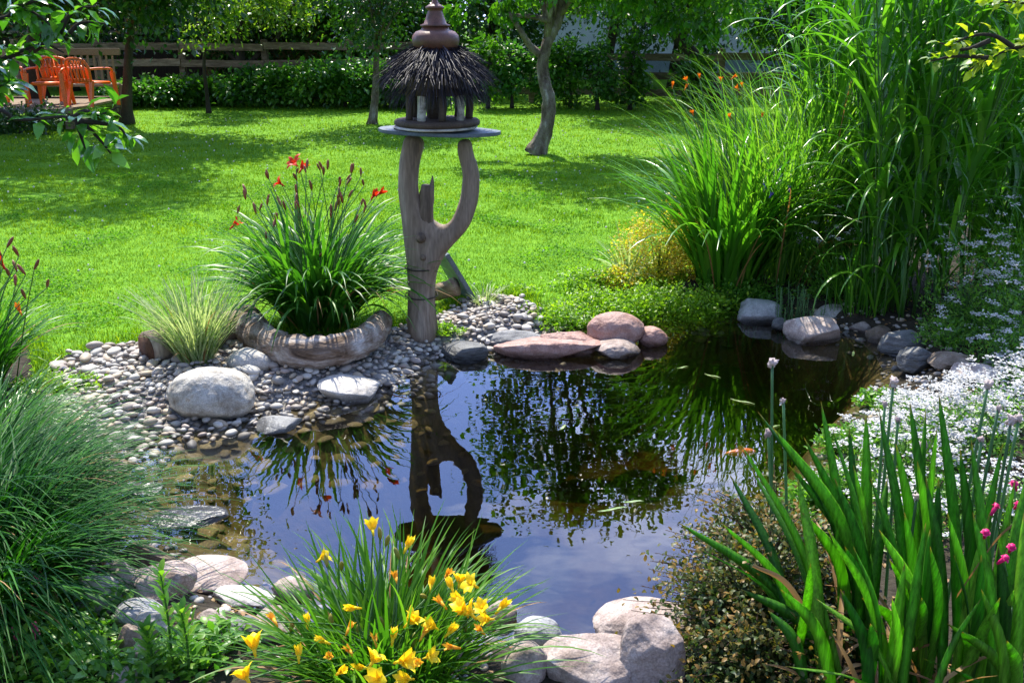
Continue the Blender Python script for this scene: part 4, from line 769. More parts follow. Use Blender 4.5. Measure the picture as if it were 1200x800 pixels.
# ------------------------------------------------------------------ logs round the daylily
lg = G(370, 408); t0 = Vector((lg.x, lg.y, gz1(lg.x, lg.y)))
def LL(px, py, z): g = G(px, py, z); return g - t0
pts = [LL(290, 372, .08), LL(300, 392, .07), LL(325, 408, .07), LL(365, 413, .07), LL(405, 407, .075), LL(435, 393, .08), LL(447, 376, .085)]
mb = MB(); cv_ = curve(pts, 8); r2 = np.random.default_rng(4); rad = np.interp(np.linspace(0, 1, len(cv_)), [0, .12, .4, .75, 1], [.07, .088, .082, .074, .06]) * (1 + .05 * np.sin(np.arange(len(cv_)) * 1.3))
tube(mb, cv_, rad, 20, wob=.12, seed=5); o = mb.build('curved_log', M['log'], None, t0); ln = np.concatenate([[0], np.cumsum(np.linalg.norm(np.diff(cv_, axis=0), axis=1))]); aa = np.arange(20) * 2 * PI / 20
at = o.data.attributes.new('along', 'FLOAT_VECTOR', 'POINT'); at.data.foreach_set('vector', np.stack([np.repeat(ln, 20), np.tile(np.cos(aa) * .09, len(ln)), np.tile(np.sin(aa) * .09, len(ln))], 1).astype(np.float32).ravel()); tag(o, 'curved weathered brown log bent round the red daylily', 'log')
g = G(205, 405); lo = empty('log_stump', (g.x, g.y, gz1(g.x, g.y)), 'short cut log with dark sawn end behind the variegated grass', 'log')
a = G(172, 409, .07) - Vector(lo.location); b_ = G(290, 378, .08) - Vector(lo.location)
cvp = curve([a, (a * .5 + b_ * .5) + Vector((0, 0, .004)), b_], 6); tube(MB(), cvp, .085, 20, wob=.05).build('bark', M['driftwood'], lo)
dn = (a - b_).normalized(); tube(MB(), [a + dn * .001, a + dn * .006], .076, 20, wob=.04).build('sawn_end', M['logend'], lo)

# ------------------------------------------------------------------ plants
def mesh_flower(mat, L=.06, Wd=.026, open_=.9, seed=0, pet=6, tube_=.35):
    rg = np.random.default_rng(seed); mb = MB(); N = pet
    blades(mb, np.zeros((N, 3)), np.arange(N) * 2 * PI / N + rg.normal(0, .1, N), L * rg.uniform(.9, 1.1, N), Wd * (1 - .25 * (np.arange(N) % 2)), .28 * open_, 2.0 * open_ + rg.normal(0, .15, N), 6, pw=1.3, rg=rg, fold=-.25, prof='leaf', roll=.08)
    tube(mb, [(0, 0, -.02), (0, 0, .012)], [.003, .007], 6)
    me = mb.mesh('flower'); me.materials.append(mat); return me
def mesh_bud(mat, L=.035, r=.005, seed=0):
    mb = MB(); lathe(mb, [(r * .3, 0), (r * .8, L * .25), (r, L * .55), (r * .8, L * .8), (r * .15, L)], n=8, r=np.random.default_rng(seed).random()); me = mb.mesh('bud'); me.materials.append(mat); return me
FL = {}
FL['yellow'] = [mesh_flower(M['yellow_petal'], .058, .034, o_, s_) for s_, o_ in enumerate((.65, .8, .95))]; FL['yel_half'] = [mesh_flower(M['yellow_petal'], .05, .024, .3, 5), mesh_flower(M['amber_petal'], .04, .016, .35, 6)]
FL['orange'] = [mesh_flower(M['orange_petal'], .06, .022, .6, 11), mesh_flower(M['orange_petal'], .06, .022, .3, 12)]
FL['red'] = [mesh_flower(M['red_petal'], .075, .028, 1.1, 21), mesh_flower(M['red_petal'], .07, .024, .5, 22)]
BUD = {'red': [mesh_bud(M['bud_red'], .05, .007, k) for k in range(3)], 'green': [mesh_bud(M['bud_green'], .04, .007, k) for k in range(3)]}
MAG = mesh_flower(M['magenta'], .016, .014, 1.25, 31, 5)

def clump(name, label, cat, base, n, L, Wd, mat, seed, spread=.1, lean=(.05, .8), droop=(.4, 1.6), segs=9, fold=.35, az=None, azw=None, group=None, prof='grass', pw=1.5, rnd=None, part='leaves', parent=None, power=1.0):
    rg = np.random.default_rng(seed); base = Vector(base)
    t = parent or empty(name, base, label, cat, group)
    a = rg.random(n) * 2 * PI if az is None else rg.normal(az, azw, n)
    q = rg.random(n) ** power; rr = spread * np.sqrt(rg.random(n)); a2 = a + rg.normal(0, .6, n)
    bs = np.c_[np.cos(a2) * rr, np.sin(a2) * rr, np.full(n, -.01)]
    mb = MB(); P = blades(mb, bs, a, rg.uniform(L[0], L[1], n), Wd * rg.uniform(.7, 1.25, n), lean[0] + (lean[1] - lean[0]) * q, droop[0] + (droop[1] - droop[0]) * rg.random(n), segs, pw=pw, rg=rg, fold=fold, prof=prof, rnd=rnd)
    mb.build(part, mat, t)
    if n > 200:
        m_ = max(6, int(n * .035)); r3 = np.random.default_rng(seed + 1); db = MB(); a3 = r3.random(m_) * 2 * PI; blades(db, np.c_[np.cos(a3) * spread, np.sin(a3) * spread, np.zeros(m_)], a3, r3.uniform(L[0] * .6, L[1] * .95, m_), min(Wd * .7, .010), lean[0] + (lean[1] - lean[0]) * r3.random(m_) + .15, droop[0] + (droop[1] - droop[0]) * r3.random(m_) + .3, segs, rg=r3, fold=.5); db.build('withered_leaves', M['drygrass'], t)
    return t, rg
def flowers_on(t, rg, specs, stemmat, spread=.06, sr=.0025, curved=True):
    """specs: (world point, mesh or None, kind-name, scale, tilt). stems start at the clump base."""
    b = Vector(t.location); stems = MB()
    for (wp, me, nm, sc, tilt) in specs:
        e = Vector(wp) - b; s = Vector((rg.normal(0, spread), rg.normal(0, spread), 0)); mid = s * .6 + e * .5; mid.z = e.z * .62; tube(stems, curve([s, mid, e], 4), np.linspace(sr * 1.3, sr * .8, 9), 5, r=rg.random())
        if me: inst(me, nm, t, e, (tilt[0], tilt[1], rg.random() * 6), sc)
    stems.build('flower_stems', stemmat, t)

# 1 red daylily inside the curved log
base = G(374, 383); base.z = gz1(base.x, base.y) + .02
t, rg = clump('daylily_plant', 'red-flowered daylily clump with glossy leaves inside the curved log', 'plant', base, 480, (.42, .84), .027, M['daylily'], 101, .17, (.02, .72), (.7, 2.3), segs=10)
y = base.y; sp = []
for (px, py, k) in [(347, 193, 'f'), (330, 216, 'f'), (272, 266, 'h'), (443, 228, 'h'), (352, 200, 'h'), (436, 232, 'h')]:
    sp.append((V(px, py, y + rg.uniform(-.12, .12)), FL['red'][0 if k == 'f' else 1], 'flower', rg.uniform(.85, 1.05), (rg.uniform(-.2, .5) + .5, rg.normal(0, .4))))
flowers_on(t, rg, sp, M['stem'])
sp = []
for (px, py) in [(293, 230), (300, 250), (308, 240), (336, 245), (318, 208), (350, 240), (365, 222), (385, 205), (378, 195), (372, 228), (405, 210), (412, 200), (420, 205), (398, 240), (410, 232), (428, 235), (350, 262), (345, 215), (325, 262), (312, 275), (415, 255), (375, 300), (430, 222), (395, 222), (282, 255), (360, 205), (425, 248), (390, 255)]:
    p = V(px, py, y + rg.uniform(-.15, .15))
    for k in range(rg.integers(1, 4)): sp.append((p + Vector((rg.normal(0, .018), rg.normal(0, .02), rg.normal(0, .02))), BUD['red'][k % 3], 'bud', rg.uniform(.8, 1.25), (rg.normal(0, .35), rg.normal(0, .35))))
b0 = Vector(t.location); stems = MB(); last = None
for (wp, me, nm, sc, tl) in sp:
    e = Vector(wp) - b0; s = Vector((rg.normal(0, .07), rg.normal(0, .07), 0)); mid = s * .6 + e * .5; mid.z = e.z * .62
    if last is None or (e - last).length > .05: tube(stems, curve([s, mid, e], 4), np.linspace(.0035, .002, 9), 5, r=rg.random()); last = e
    inst(me, nm, t, e, (tl[0], tl[1], 0), sc)
stems.build('bud_stems', M['stem'], t)

# 2 variegated grass beside the stump
base = G(232, 425); base.z = gz1(base.x, base.y)
clump('variegated_grass', 'tuft of cream and green striped grass between log stump and tan boulder', 'plant', base, 420, (.28, .52), .0085, M['varieg'], 102, .07, (.0, .6), (.2, 1.1), segs=8)
base = G(568, 356); base.z = gz1(base.x, base.y)
clump('variegated_grass', 'small pale grass tuft on the gravel right of the leaning slab', 'plant', base, 90, (.08, .18), .008, M['varieg'], 103, .05, (.2, 1.0), (.3, .9), segs=6)
base = G(735, 322); base.z = 0
clump('variegated_grass', 'spiky white striped grass tuft at the green bank', 'plant', base, 60, (.22, .42), .012, M['varieg'], 104, .04, (.2, 1.2), (.2, .8), segs=6)

# 3 arching fountain grass at the left
for (px, py, n, L, seed, lab, az, azw) in [(-45, 630, 2100, (.45, .72), 105, 'big mop of arching dark green grass spilling into the pond at left', None, None), (-25, 525, 800, (.28, .45), 106, 'bright fine arching grass behind the dark mop at the left edge', None, None), (-20, 700, 1000, (.45, .75), 107, 'dark arching grass lowest at the left edge', None, None)]:
    base = G(px, py); base.z = max(gz1(base.x, base.y), -.02)
    clump('fountain_grass', lab, 'grass clump', base, n, L, .0075, M['fountain'] if seed != 106 else M['misc'], seed, .17, (.25, .95), (.9, 2.0), segs=9, fold=.3, pw=1.1, power=.8)
# lily with red buds at the left edge
base = G(-25, 455); base.z = 0
t, rg = clump('daylily_plant', 'red-budded daylily clump cut by the left photo edge', 'plant', base, 260, (.35, .65), .015, M['daylily'], 108, .1, (.02, .7), (.5, 1.8))
y = base.y; sp = [(V(4, 312, y - .1), FL['red'][1], 'flower', 1, (.3, .2)), (V(24, 366, y - .1), FL['orange'][1], 'flower', .8, (.2, .6))]
for (px, py) in [(8, 290), (22, 300), (20, 318), (40, 316), (12, 325), (30, 322), (55, 337), (30, 350), (2, 300), (18, 335)]: sp.append((V(px, py, y - rg.uniform(0, .2)), BUD['red'][rg.integers(3)], 'bud', 1.1, (rg.normal(0, .3), .4)))
flowers_on(t, rg, sp, M['stem'])

# 4 yellow daylily in the foreground
base = G(455, 800); base.z = gz1(base.x, base.y)
t, rg = clump('daylily_plant', 'yellow-flowering daylily clump in the front centre', 'plant', base, 640, (.24, .45), .0105, M['lily_yellowgreen'], 109, .15, (.02, 1.0), (.3, 1.5), segs=9)
sp = []; yb = base.y
for (px, py, k, dy, sc) in [(437, 622, 0, .10, .9), (375, 655, 1, .1, .85), (476, 642, 3, .12, 1), (538, 684, 1, .05, .9), (556, 686, 2, .03, 1), (545, 718, 0, 0, 1), (553, 720, 2, 0, 1.1), (585, 714, 3, .05, 1.0), (567, 715, 1, .02, .9), (505, 688, 3, .05, .9), (493, 725, 3, -.02, .9), (478, 730, 1, -.02, 1), (298, 762, 0, -.05, 1.1), (436, 776, 2, -.08, 1), (468, 775, 0, -.06, 1.15), (447, 795, 1, -.1, 1.1), (290, 796, 1, -.06, 1), (418, 712, 3, 0, .9), (397, 788, 3, -.1, .9), (523, 675, 4, .05, 1), (465, 680, 4, .1, 1), (490, 778, 4, -.05, 1), (519, 708, 4, 0, 1), (387, 770, 4, -.05, 1), (360, 732, 3, .03, .8), (533, 758, 4, -.03, 1), (510, 735, 0, 0, .8), (525, 742, 3, 0, .9), (460, 750, 3, 0, .9), (440, 752, 4, 0, .9), (500, 770, 1, 0, .8), (412, 765, 4, 0, .9), (565, 740, 4, 0, .9), (350, 770, 3, 0, .9), (540, 700, 0, 0, .75), (575, 725, 0, 0, .8), (530, 690, 3, 0, .9), (480, 795, 0, 0, .9), (427, 782, 3, 0, .9), (382, 752, 3, 0, .8), (495, 745, 4, 0, .9), (322, 728, 4, 0, 1), (408, 738, 4, 0, .9)]:
    me = FL['yellow'][k] if k < 3 else FL['yel_half'][k - 3]; sp.append((V(px, py, yb + dy - max(0, py - 675) * .0022), me, 'flower', sc * .75, (rg.uniform(.5, 1.15), rg.normal(0, .35))))
for (px, py, dy) in [(446, 632, .1), (452, 640, .1), (383, 664, .08), (400, 668, .1), (468, 655, .1), (450, 735, 0), (388, 735, 0), (420, 745, -.03), (484, 758, -.05), (340, 740, 0), (296, 780, -.05), (500, 700, .03), (546, 740, 0), (560, 745, .02), (405, 760, -.05), (372, 780, -.06), (513, 745, 0)]:
    sp.append((V(px, py, yb + dy), BUD['green'][rg.integers(3)], 'bud', .9, (rg.normal(0, .3), rg.normal(0, .3))))
flowers_on(t, rg, sp, M['stem'], .07, .0022)

# 5 iris clump front right
def iris_fan(label, px, py, tips, seed, y0=None):
    """tips: (px,py,dy) of single leaf tips; leaves rise from one base"""
    rg = np.random.default_rng(seed); base = G(px, py); base.z = max(gz1(base.x, base.y), 0); t = empty('iris_plant', base, label, 'plant', 'iris fans in the front right'); mb = MB()
    for i, (tx, ty, dy) in enumerate(tips):
        e = V(tx, ty, base.y + dy) - base; s = Vector((rg.normal(0, .035), rg.normal(0, .035), -.02)); n = 11; mid = s * .5 + e * .5 + Vector((0, 0, .05 + .05 * abs(e.x))) - Vector((e.x * .12, 0, 0))
        c = curve([s, mid, e], 6); k = len(c); T = np.gradient(c, axis=0); T /= np.linalg.norm(T, axis=1)[:, None]; a = rg.normal(0, .45); side = np.array([math.cos(a), math.sin(a), 0]); side = side - T * (T @ side)[:, None]; side /= np.linalg.norm(side, axis=1)[:, None]; nr = np.cross(T, side)
        w = np.interp(np.linspace(0, 1, k), [0, .35, .7, .9, 1], [.7, 1, .85, .45, .02]) * rg.uniform(.012, .018); w = w[:, None]
        v = np.stack([c - side * w, c + nr * w * .16, c + side * w, c - nr * w * .16], 1).reshape(-1, 3); ix = np.arange(k * 4).reshape(k, 4); q = np.stack([ix[:-1], np.roll(ix[:-1], -1, 1), np.roll(ix[1:], -1, 1), ix[1:]], -1).reshape(-1, 4)
        mb.add(v, [q], rg.random(), np.repeat(np.linspace(0, 1, k), 4))
    mb.build('leaves', M['iris'], t); db = MB(); m_ = 7; a3 = rg.random(m_) * 2 * PI; blades(db, rg.normal(0, .04, (m_, 3)) * np.array([1, 1, 0]), a3, rg.uniform(.2, .42, m_), .016, rg.uniform(.4, 1.2, m_), rg.uniform(.4, 1.6, m_), 8, rg=rg, fold=.5, prof='iris'); db.build('withered_leaves', M['drygrass'], t); return t, rg
F1, _ = iris_fan('iris fan leaning left over the small-leaved shrub', 960, 815, [(868, 520, .3), (935, 560, .2), (845, 432 + 180, .1), (815, 640, .15), (795, 612, .25), (855, 555, .3), (880, 548, .3), (900, 715, 0), (915, 690, -.05), (868, 690, .1), (950, 660, -.1)], 201)
F2, _ = iris_fan('iris fan of tall narrow leaves left of the white blossoms', 1010, 770, [(925, 545, .2), (1000, 545, .1), (962, 470, .2), (905, 500, .1), (888, 482, .25), (942, 512, .15), (955, 540, .2), (975, 500, .1), (995, 500, .2), (978, 560, 0), (1015, 485, .15), (940, 600, 0), (1040, 560, .1), (990, 640, -.1)], 202)
F3, _ = iris_fan('iris fan at the centre of the front right clump', 1070, 800, [(1020, 560, .1), (1075, 540, .05), (1090, 620, -.05), (1050, 520, .15), (1066, 470, .2), (1085, 480, .2), (1060, 600, -.05), (1098, 500, .1), (1030, 620, -.1), (1080, 700, -.2), (1030, 480, .2), (1010, 700, -.1), (1100, 560, .05), (1042, 655, -.1)], 203)
F4, _ = iris_fan('iris fan of broad dark leaves right of centre', 1120, 830, [(1118, 650, -.05), (1172, 700, -.15), (1085, 560, .1), (1125, 525, .1), (1138, 515, .1), (1110, 600, 0), (1160, 600, .05), (1150, 650, -.1), (1100, 460, .2), (1148, 560, .2), (1090, 640, -.1), (1190, 560, .1), (1175, 520, .15), (1205, 670, -.05), (1128, 740, -.2)], 204)
F5, _ = iris_fan('iris fan spreading at the bottom edge', 1050, 860, [(1000, 640, 0), (1045, 700, -.05), (970, 620, .1), (955, 700, .05), (1060, 660, .05), (985, 690, 0), (920, 780, -.05), (1085, 612, .05), (1020, 730, -.05), (1150, 700, 0), (1000, 800, -.1)], 205)
F6, _ = iris_fan('iris fan at the bottom right corner', 1180, 870, [(1240, 640, 0), (1200, 600, .1), (1150, 690, 0), (1230, 720, 0), (1110, 730, 0), (1180, 750, -.1), (1250, 560, .1), (1080, 770, 0), (1215, 520, .2), (1170, 640, .1), (1140, 600, .1)], 206)
# iris spent flower stems
rg = np.random.default_rng(9)
def papery(seed, s=.014):
    p, f = stone_v(seed, 'angular', 3); r2 = np.random.default_rng(seed); p = p * (1 + sines(p, r2, 6, 9, .35))[:, None]; mb = MB(); mb.add(p * np.array([s * .8, s * .8, s * 1.25]), [f], r2.random()); me = mb.mesh('withered_bloom'); me.materials.append(M['papery']); return me
PAP = [papery(k) for k in range(4)]
for fan, lst in ((F2, [(905, 425, .3), (918, 470, .3), (900, 507, .28)]), (F3, [(1047, 448, .35), (1037, 473, .3), (1052, 492, .3), (1082, 522, .2), (1074, 582, .1)]), (F4, [(1158, 450, .3), (1170, 478, .25), (1150, 515, .2)]), (F6, [(1185, 492, .3), (1194, 490, .35)])):
    b0 = Vector(fan.location); mbs = MB(); prev = None
    for j, (px, py, dy) in enumerate(lst):
        e = V(px, py, b0.y + dy) - b0; s = Vector((e.x * .75 + rg.normal(0, .02), dy * .8, 0)); tube(mbs, curve([s, s * .4 + e * .6 - Vector((0, 0, 0)), e], 4), np.linspace(.0048, .0036, 9), 7, r=rg.random()); 
        inst(PAP[j % 4], 'withered_bloom', fan, e, (rg.normal(0, .3), rg.normal(0, .3), rg.random() * 6), rg.uniform(.55, .9))
    mbs.build('flower_stems', M['blueleaf'], fan)
# bluish and dried leaves
for px, py, tx, ty, mt, lab in [(962, 752, 882, 662, 'drygrass', 'brown dried iris leaf bent over the clump'), (1120, 700, 1215, 600, 'drygrass', 'dry tan leaf blade crossing at the right edge')]:
    mb = MB(); a_ = V(px, py, 2.0); b_ = V(tx, ty, 2.1); c = curve([a_, (a_ + b_) / 2 + Vector((0, 0, .05)), b_], 6) - np.array(a_); k = len(c)
    w = np.linspace(.012, .004, k)[:, None] * np.array([[.25, 0, 1]]); v = np.stack([c - w, c + np.array([0, -.003, 0]), c + w], 1).reshape(-1, 3); ix = np.arange(3 * k).reshape(k, 3)
    mb.add(v, [np.stack([ix[:-1, :-1], ix[:-1, 1:], ix[1:, 1:], ix[1:, :-1]], -1).reshape(-1, 4)]); tag(mb.build('dry_leaf', M[mt], None, a_), lab, 'leaf')
# rose campion with magenta blooms
for lab, base, pts_ in [('grey-green campion stalks with magenta blooms at the right edge', G(1182, 775), [(1189, 568, -.05), (1166, 595, -.1), (1155, 625, -.2), (1185, 642, -.2), (1193, 592, -.1), (1176, 655, -.25)])]:
    t = empty('campion_plant', base, lab, 'plant'); rg = np.random.default_rng(12)
    flowers_on(t, rg, [(V(a_, c_, base.y + d_), MAG, 'flower', 1.0, (.5, rg.normal(0, .3))) for a_, c_, d_ in pts_], M['blueleaf'], .03, .002)
    mb = MB(); N = 60; leaves(mb, rg.uniform(-.08, .08, (N, 3)) + np.array([0, 0, .1]), rg.normal(0, 1, (N, 3)) + np.array([0, 0, .6]), .07, .018, rg); mb.build('leaves', M['blueleaf'], t)

# 6 leafy mats and small plants
def leafy(name, label, cat, base, rad, n, L, Wf, mat, seed, h0=0.0, simple=False, up=.5, group=None, stems=0, clumps=None, cl=.25, stemmat='stem', dome=True):
    rg = np.random.default_rng(seed); t = empty(name, base, label, cat, group); rad = np.array(rad); mb = MB()
    if clumps:
        d = rg.normal(0, 1, (clumps, 3)); d /= np.linalg.norm(d, axis=1)[:, None]; d[:, 2] = np.abs(d[:, 2]); cc = d * (rg.random(clumps) ** .4)[:, None] * rad + np.array([0, 0, h0]); k = rg.integers(clumps, size=n); pos = cc[k] + rg.normal(0, 1, (n, 3)) * rad * cl * .6; rn = np.clip(rg.normal(.45, .2, n) + (rg.random(clumps)[k] - .5) * .5, 0, 1)
    else:
        d = rg.normal(0, 1, (n, 3)); d /= np.linalg.norm(d, axis=1)[:, None]; d[:, 2] = np.abs(d[:, 2]); pos = d * (rg.random(n) ** .4)[:, None] * rad + np.array([0, 0, h0]); rn = rg.random(n)
    pos[:, 2] = np.maximum(pos[:, 2], .01); dirs = rg.normal(0, 1, (n, 3)); dirs[:, 2] = dirs[:, 2] * .4 + up; dirs[:, :2] += pos[:, :2] / rad[:2] * .5
    leaves(mb, pos, dirs, L * rg.uniform(.6, 1.25, n), L * Wf * rg.uniform(.8, 1.2, n), rg, rnd=rn, simple=simple); mb.build('leaves', mat, t)
    if stems:
        sm_ = MB()
        for j in rg.choice(n, stems): tube(sm_, curve([(pos[j][0] * .15, pos[j][1] * .15, 0), (pos[j][0] * .5, pos[j][1] * .5, pos[j][2] * .7), tuple(pos[j])], 3), np.linspace(.0035, .0012, 7), 4)
        sm_.build('stems', M[stemmat], t)
    return t, rg
# lower-left leafy bistort mat
for i, (px, py, r, h, n, lab) in enumerate([(20, 780, .20, .12, 420, 'bistort patch at the bottom left corner'), (80, 770, .17, .10, 360, 'bistort patch second from the left corner'), (30, 725, .17, .13, 300, 'bistort patch with red spikes under the arching grass'), (100, 715, .13, .10, 200, 'bistort patch beside the whitish stone'), (195, 790, .13, .08, 260, 'low leafy patch right of the small pale stones'), (245, 765, .14, .07, 260, 'low leafy patch left of the yellow daylilies'), (110, 800, .14, .09, 260, 'leafy patch at the bottom beside the brown stone')]):
    b_ = G(px, py); b_.z = max(gz1(b_.x, b_.y), -.02); t, rg = leafy('bistort_plant', lab, 'plant', b_, (r, r * .8, h), n, .035, .5, M['cover'], 300 + i, group='leafy plants in the lower left', stems=25)
    if i in (0, 2, 3):
        for k, (qx, qy) in enumerate({0: [(42, 742), (20, 750)], 2: [(43, 686), (28, 735), (20, 758), (36, 745)], 3: [(99, 700), (86, 770)]}[i]):
            p = V(qx, qy, b_.y) - b_; sp_ = MB(); v1, f1 = ICO[1]; q = rg.normal(0, 1, (40, 3)); q[:, :2] *= .0045; q[:, 2] = rg.uniform(0, .035, 40)
            for w in q: sp_.add(v1 * .0032 + w, [f1], rg.random())
            tube(sp_, [(-.01, 0, -p.z), (0, 0, .03)], .0015, 4); sp_.build('flower_spike', M['pink_petal'], t, p)
# willowy upright plant lower left
for i, (px, py, h, lab) in enumerate([(203, 790, .30, 'upright willow-leaved stem before the greenish stone'), (222, 795, .2, 'shorter willow-leaved stem near the lower left bottom'), (180, 800, .16, 'lowest willow-leaved stem at the bottom edge')]):
    b_ = G(px, py); b_.z = gz1(b_.x, b_.y); t = empty('willowherb_plant', b_, lab, 'plant', 'willow-leaved stems in the lower left'); rg = np.random.default_rng(330 + i)
    tube(MB(), curve([(0, 0, -.02), (.005, 0, h * .5), (0, 0, h)], 4), np.linspace(.004, .002, 9), 6).build('stem', M['stem'], t)
    mb = MB(); n = 34; z = np.linspace(.03, h, n); a_ = np.arange(n) * 2.4; blades(mb, np.c_[np.zeros(n), np.zeros(n), z], a_, .075 - .035 * z / h, .016, 1.0 - .5 * z / h, .5, 5, rg=rg, fold=.3, prof='leaf'); mb.build('leaves', M['cover'], t)
# cotoneaster-like shrub
def twiggy(label, base, rad, nb, seed, mat, leafL=.017):
    rg = np.random.default_rng(seed); t = empty('small_leaved_shrub', base, label, 'shrub'); sm_ = MB(); lv = MB()
    for _ in range(nb):
        a_ = rg.random() * 2 * PI; q = rg.random() ** .5; e = np.array([math.cos(a_) * rad[0] * q, math.sin(a_) * rad[1] * q, rad[2] * (1.05 - .75 * q ** 2) * rg.uniform(.45, 1.2) * (1 + .25 * math.sin(a_ * 5 + seed))]); e[:2] *= 1 + .22 * math.sin(a_ * 7 + seed); c = curve([(e[0] * .05, e[1] * .05, 0), (e[0] * .45, e[1] * .45, e[2] * .8), tuple(e)], 6); tube(sm_, c, np.linspace(.003, .001, len(c)), 4)
        n = 34; k = np.clip(rg.normal(.72, .2, n), .25, 1) * (len(c) - 1); p = c[k.astype(int)] + rg.normal(0, .016, (n, 3)); d = rg.normal(0, 1, (n, 3)) + np.array([0, 0, .6]); rn = np.clip(rg.normal(.22, .18, n) + .5 * (k / (len(c) - 1) > .93) + .25 * (e[2] > rad[2] * .75), 0, 1)
        leaves(lv, p, d, leafL * rg.uniform(.7, 1.3, n), leafL * .62, rg, rnd=rn, fold=.3)
    sm_.build('branches', M['brownstem'], t); lv.build('leaves', mat, t); return t
twiggy('bronze-tipped small-leaved shrub hanging over the front stones', Vector((*G(885, 745)[:2], -.02)), (.31, .28, .26), 250, 401, M['coton'])
twiggy('bronze-tipped small-leaved shrub behind the iris leaves', Vector((*G(900, 690)[:2], -.02)), (.30, .30, .28), 230, 402, M['coton'])
twiggy('small-leaved shrub at the bottom edge below the iris', Vector((*G(880, 800)[:2], -.02)), (.26, .2, .16), 170, 403, M['coton'])

# white blossom mounds on the right bank
def blossom(label, px, py, r, h, nf, nl, seed, d=1.0):
    b_ = G(px, py); b_.z = max(gz1(b_.x, b_.y), -.02); t, rg = leafy('candytuft_plant', label, 'plant', b_, (r, r, h), nl, .028, .3, M['cover'], seed, simple=True, group='white-blossomed plants on the right bank', up=.8, stems=40)
    mb = MB(); a_ = rg.random(nf) * 2 * PI; q = rg.random(nf) ** .5; cx_ = np.cos(a_) * r * q * 1.05; cy_ = np.sin(a_) * r * q * 1.05; cz_ = h * (1.15 - .55 * q ** 2) + rg.normal(.01, .035, nf)
    nf = int(nf * .42)
    for k in range(nf):
        m_ = 12; o_ = rg.normal(0, .0125, (m_, 3)); o_[:, 2] *= .35; o_ += np.array([cx_[k], cy_[k], cz_[k]]); dd = rg.normal(0, 1, (m_, 3)); dd[:, 2] = .25
        leaves(mb, np.repeat(o_, 3, 0), np.repeat(dd, 3, 0) + rg.normal(0, .8, (m_ * 3, 3)) * np.array([1, 1, .2]), .0105, .009, rg, fold=.1, simple=True)
    tag(mb.build('blossoms', M['white_petal'], t), kind='stuff')
for i, a_ in enumerate([
    (1060, 560, .20, .21, 150, 800, 'low white blossom mound nearest the water among iris leaves'), (1110, 545, .22, .25, 190, 900, 'dense white blossom mound at the middle of the right bank'), (1165, 530, .24, .27, 210, 900, 'dense white blossom mound under the right edge'),
    (1090, 508, .20, .13, 190, 800, 'white blossom mound just below the dark shore rocks'), (1150, 495, .20, .14, 190, 800, 'white blossom mound below the pinkish stone'), (1215, 485, .24, .20, 170, 800, 'white blossom mound cut by the right edge'),
    (1020, 520, .15, .10, 90, 700, 'white blossoms trailing to the water at the mound left end'), (1000, 575, .16, .12, 60, 700, 'white blossoms at the water behind the narrow iris leaves'), (1060, 482, .14, .07, 90, 700, 'white blossoms creeping between shore rocks and pond'),
    (1120, 610, .2, .16, 90, 900, 'sparser white blossoms behind the broad iris leaves'), (1040, 630, .18, .14, 60, 800, 'sparse white blossoms behind the central iris'), (1190, 620, .2, .16, 70, 800, 'sparse white blossoms by the magenta campion'),
    (1190, 432, .24, .20, 90, 1300, 'taller white-flowering plant at the right edge above the rocks'), (1110, 405, .18, .15, 30, 900, 'loose white-flowering plant in the shade below the miscanthus'), (1150, 395, .26, .26, 60, 1300, 'loose white-flowering plant behind the dark slab'),
    (1200, 415, .26, .46, 95, 1600, 'tall white-flowering plant right of the miscanthus'), (1125, 392, .24, .50, 80, 1500, 'tall shaded white-flowering plant behind the fine grass tuft'), (1180, 388, .28, .64, 95, 1700, 'tallest white-flowering plant behind the right edge'), (985, 345, .30, .45, 70, 1200, 'pale-flowered plant hidden behind the miscanthus leaves')]):
    blossom(a_[6], a_[0], a_[1], a_[2], a_[3], a_[4], a_[5], 420 + i)

# 7 far bank: ground cover, golden plant, stems
for i, (px, py, r, h, n, mk, lab) in enumerate([(655, 362, .28, .11, 2600, 'mossy', 'creeping green patch at the gravel end of the far bank'), (705, 352, .30, .15, 3200, 'mossy', 'creeping green patch behind the pink rocks'), (760, 348, .32, .18, 3200, 'mossy', 'leafy green patch under the golden plant'), (815, 346, .32, .18, 2800, 'mossy', 'leafy green patch beneath the broad daylily leaves'), (870, 340, .35, .16, 2400, 'cover', 'shaded leafy patch above the left shore boulder'), (600, 345, .16, .05, 800, 'mossy', 'small creeping patch on the gravel by the pale grass tuft'), (1000, 350, .3, .2, 1800, 'cover', 'shaded leafy patch behind the bright shore stones'), (690, 336, .25, .09, 1600, 'mossy', 'creeping green patch at the lawn border'), (1000, 500, .16, .08, 1200, 'cover', 'green patch trailing into the water left of the white blossoms'), (968, 565, .16, .10, 1200, 'cover', 'green patch at the water behind the iris leaves'), (940, 625, .16, .10, 1100, 'cover', 'green patch between iris leaves and bronze-tipped shrub'), (1035, 452, .12, .06, 700, 'cover', 'green patch below the dark striated rock'),
                                               (60, 455, .2, .06, 900, 'mossy', 'creeping green patch at the left gravel border'), (520, 385, .1, .05, 260, 'mossy', 'tiny green tuft at the foot of the feeder trunk')]):
    b_ = G(px, py); b_.z = gz1(b_.x, b_.y); leafy('ground_cover_plant', lab, 'plant', b_, (r, r * .6, h), n, .028, .5, M[mk], 500 + i, simple=True, up=.6, clumps=60, cl=.3, group='low green plants on the far bank', stems=20)
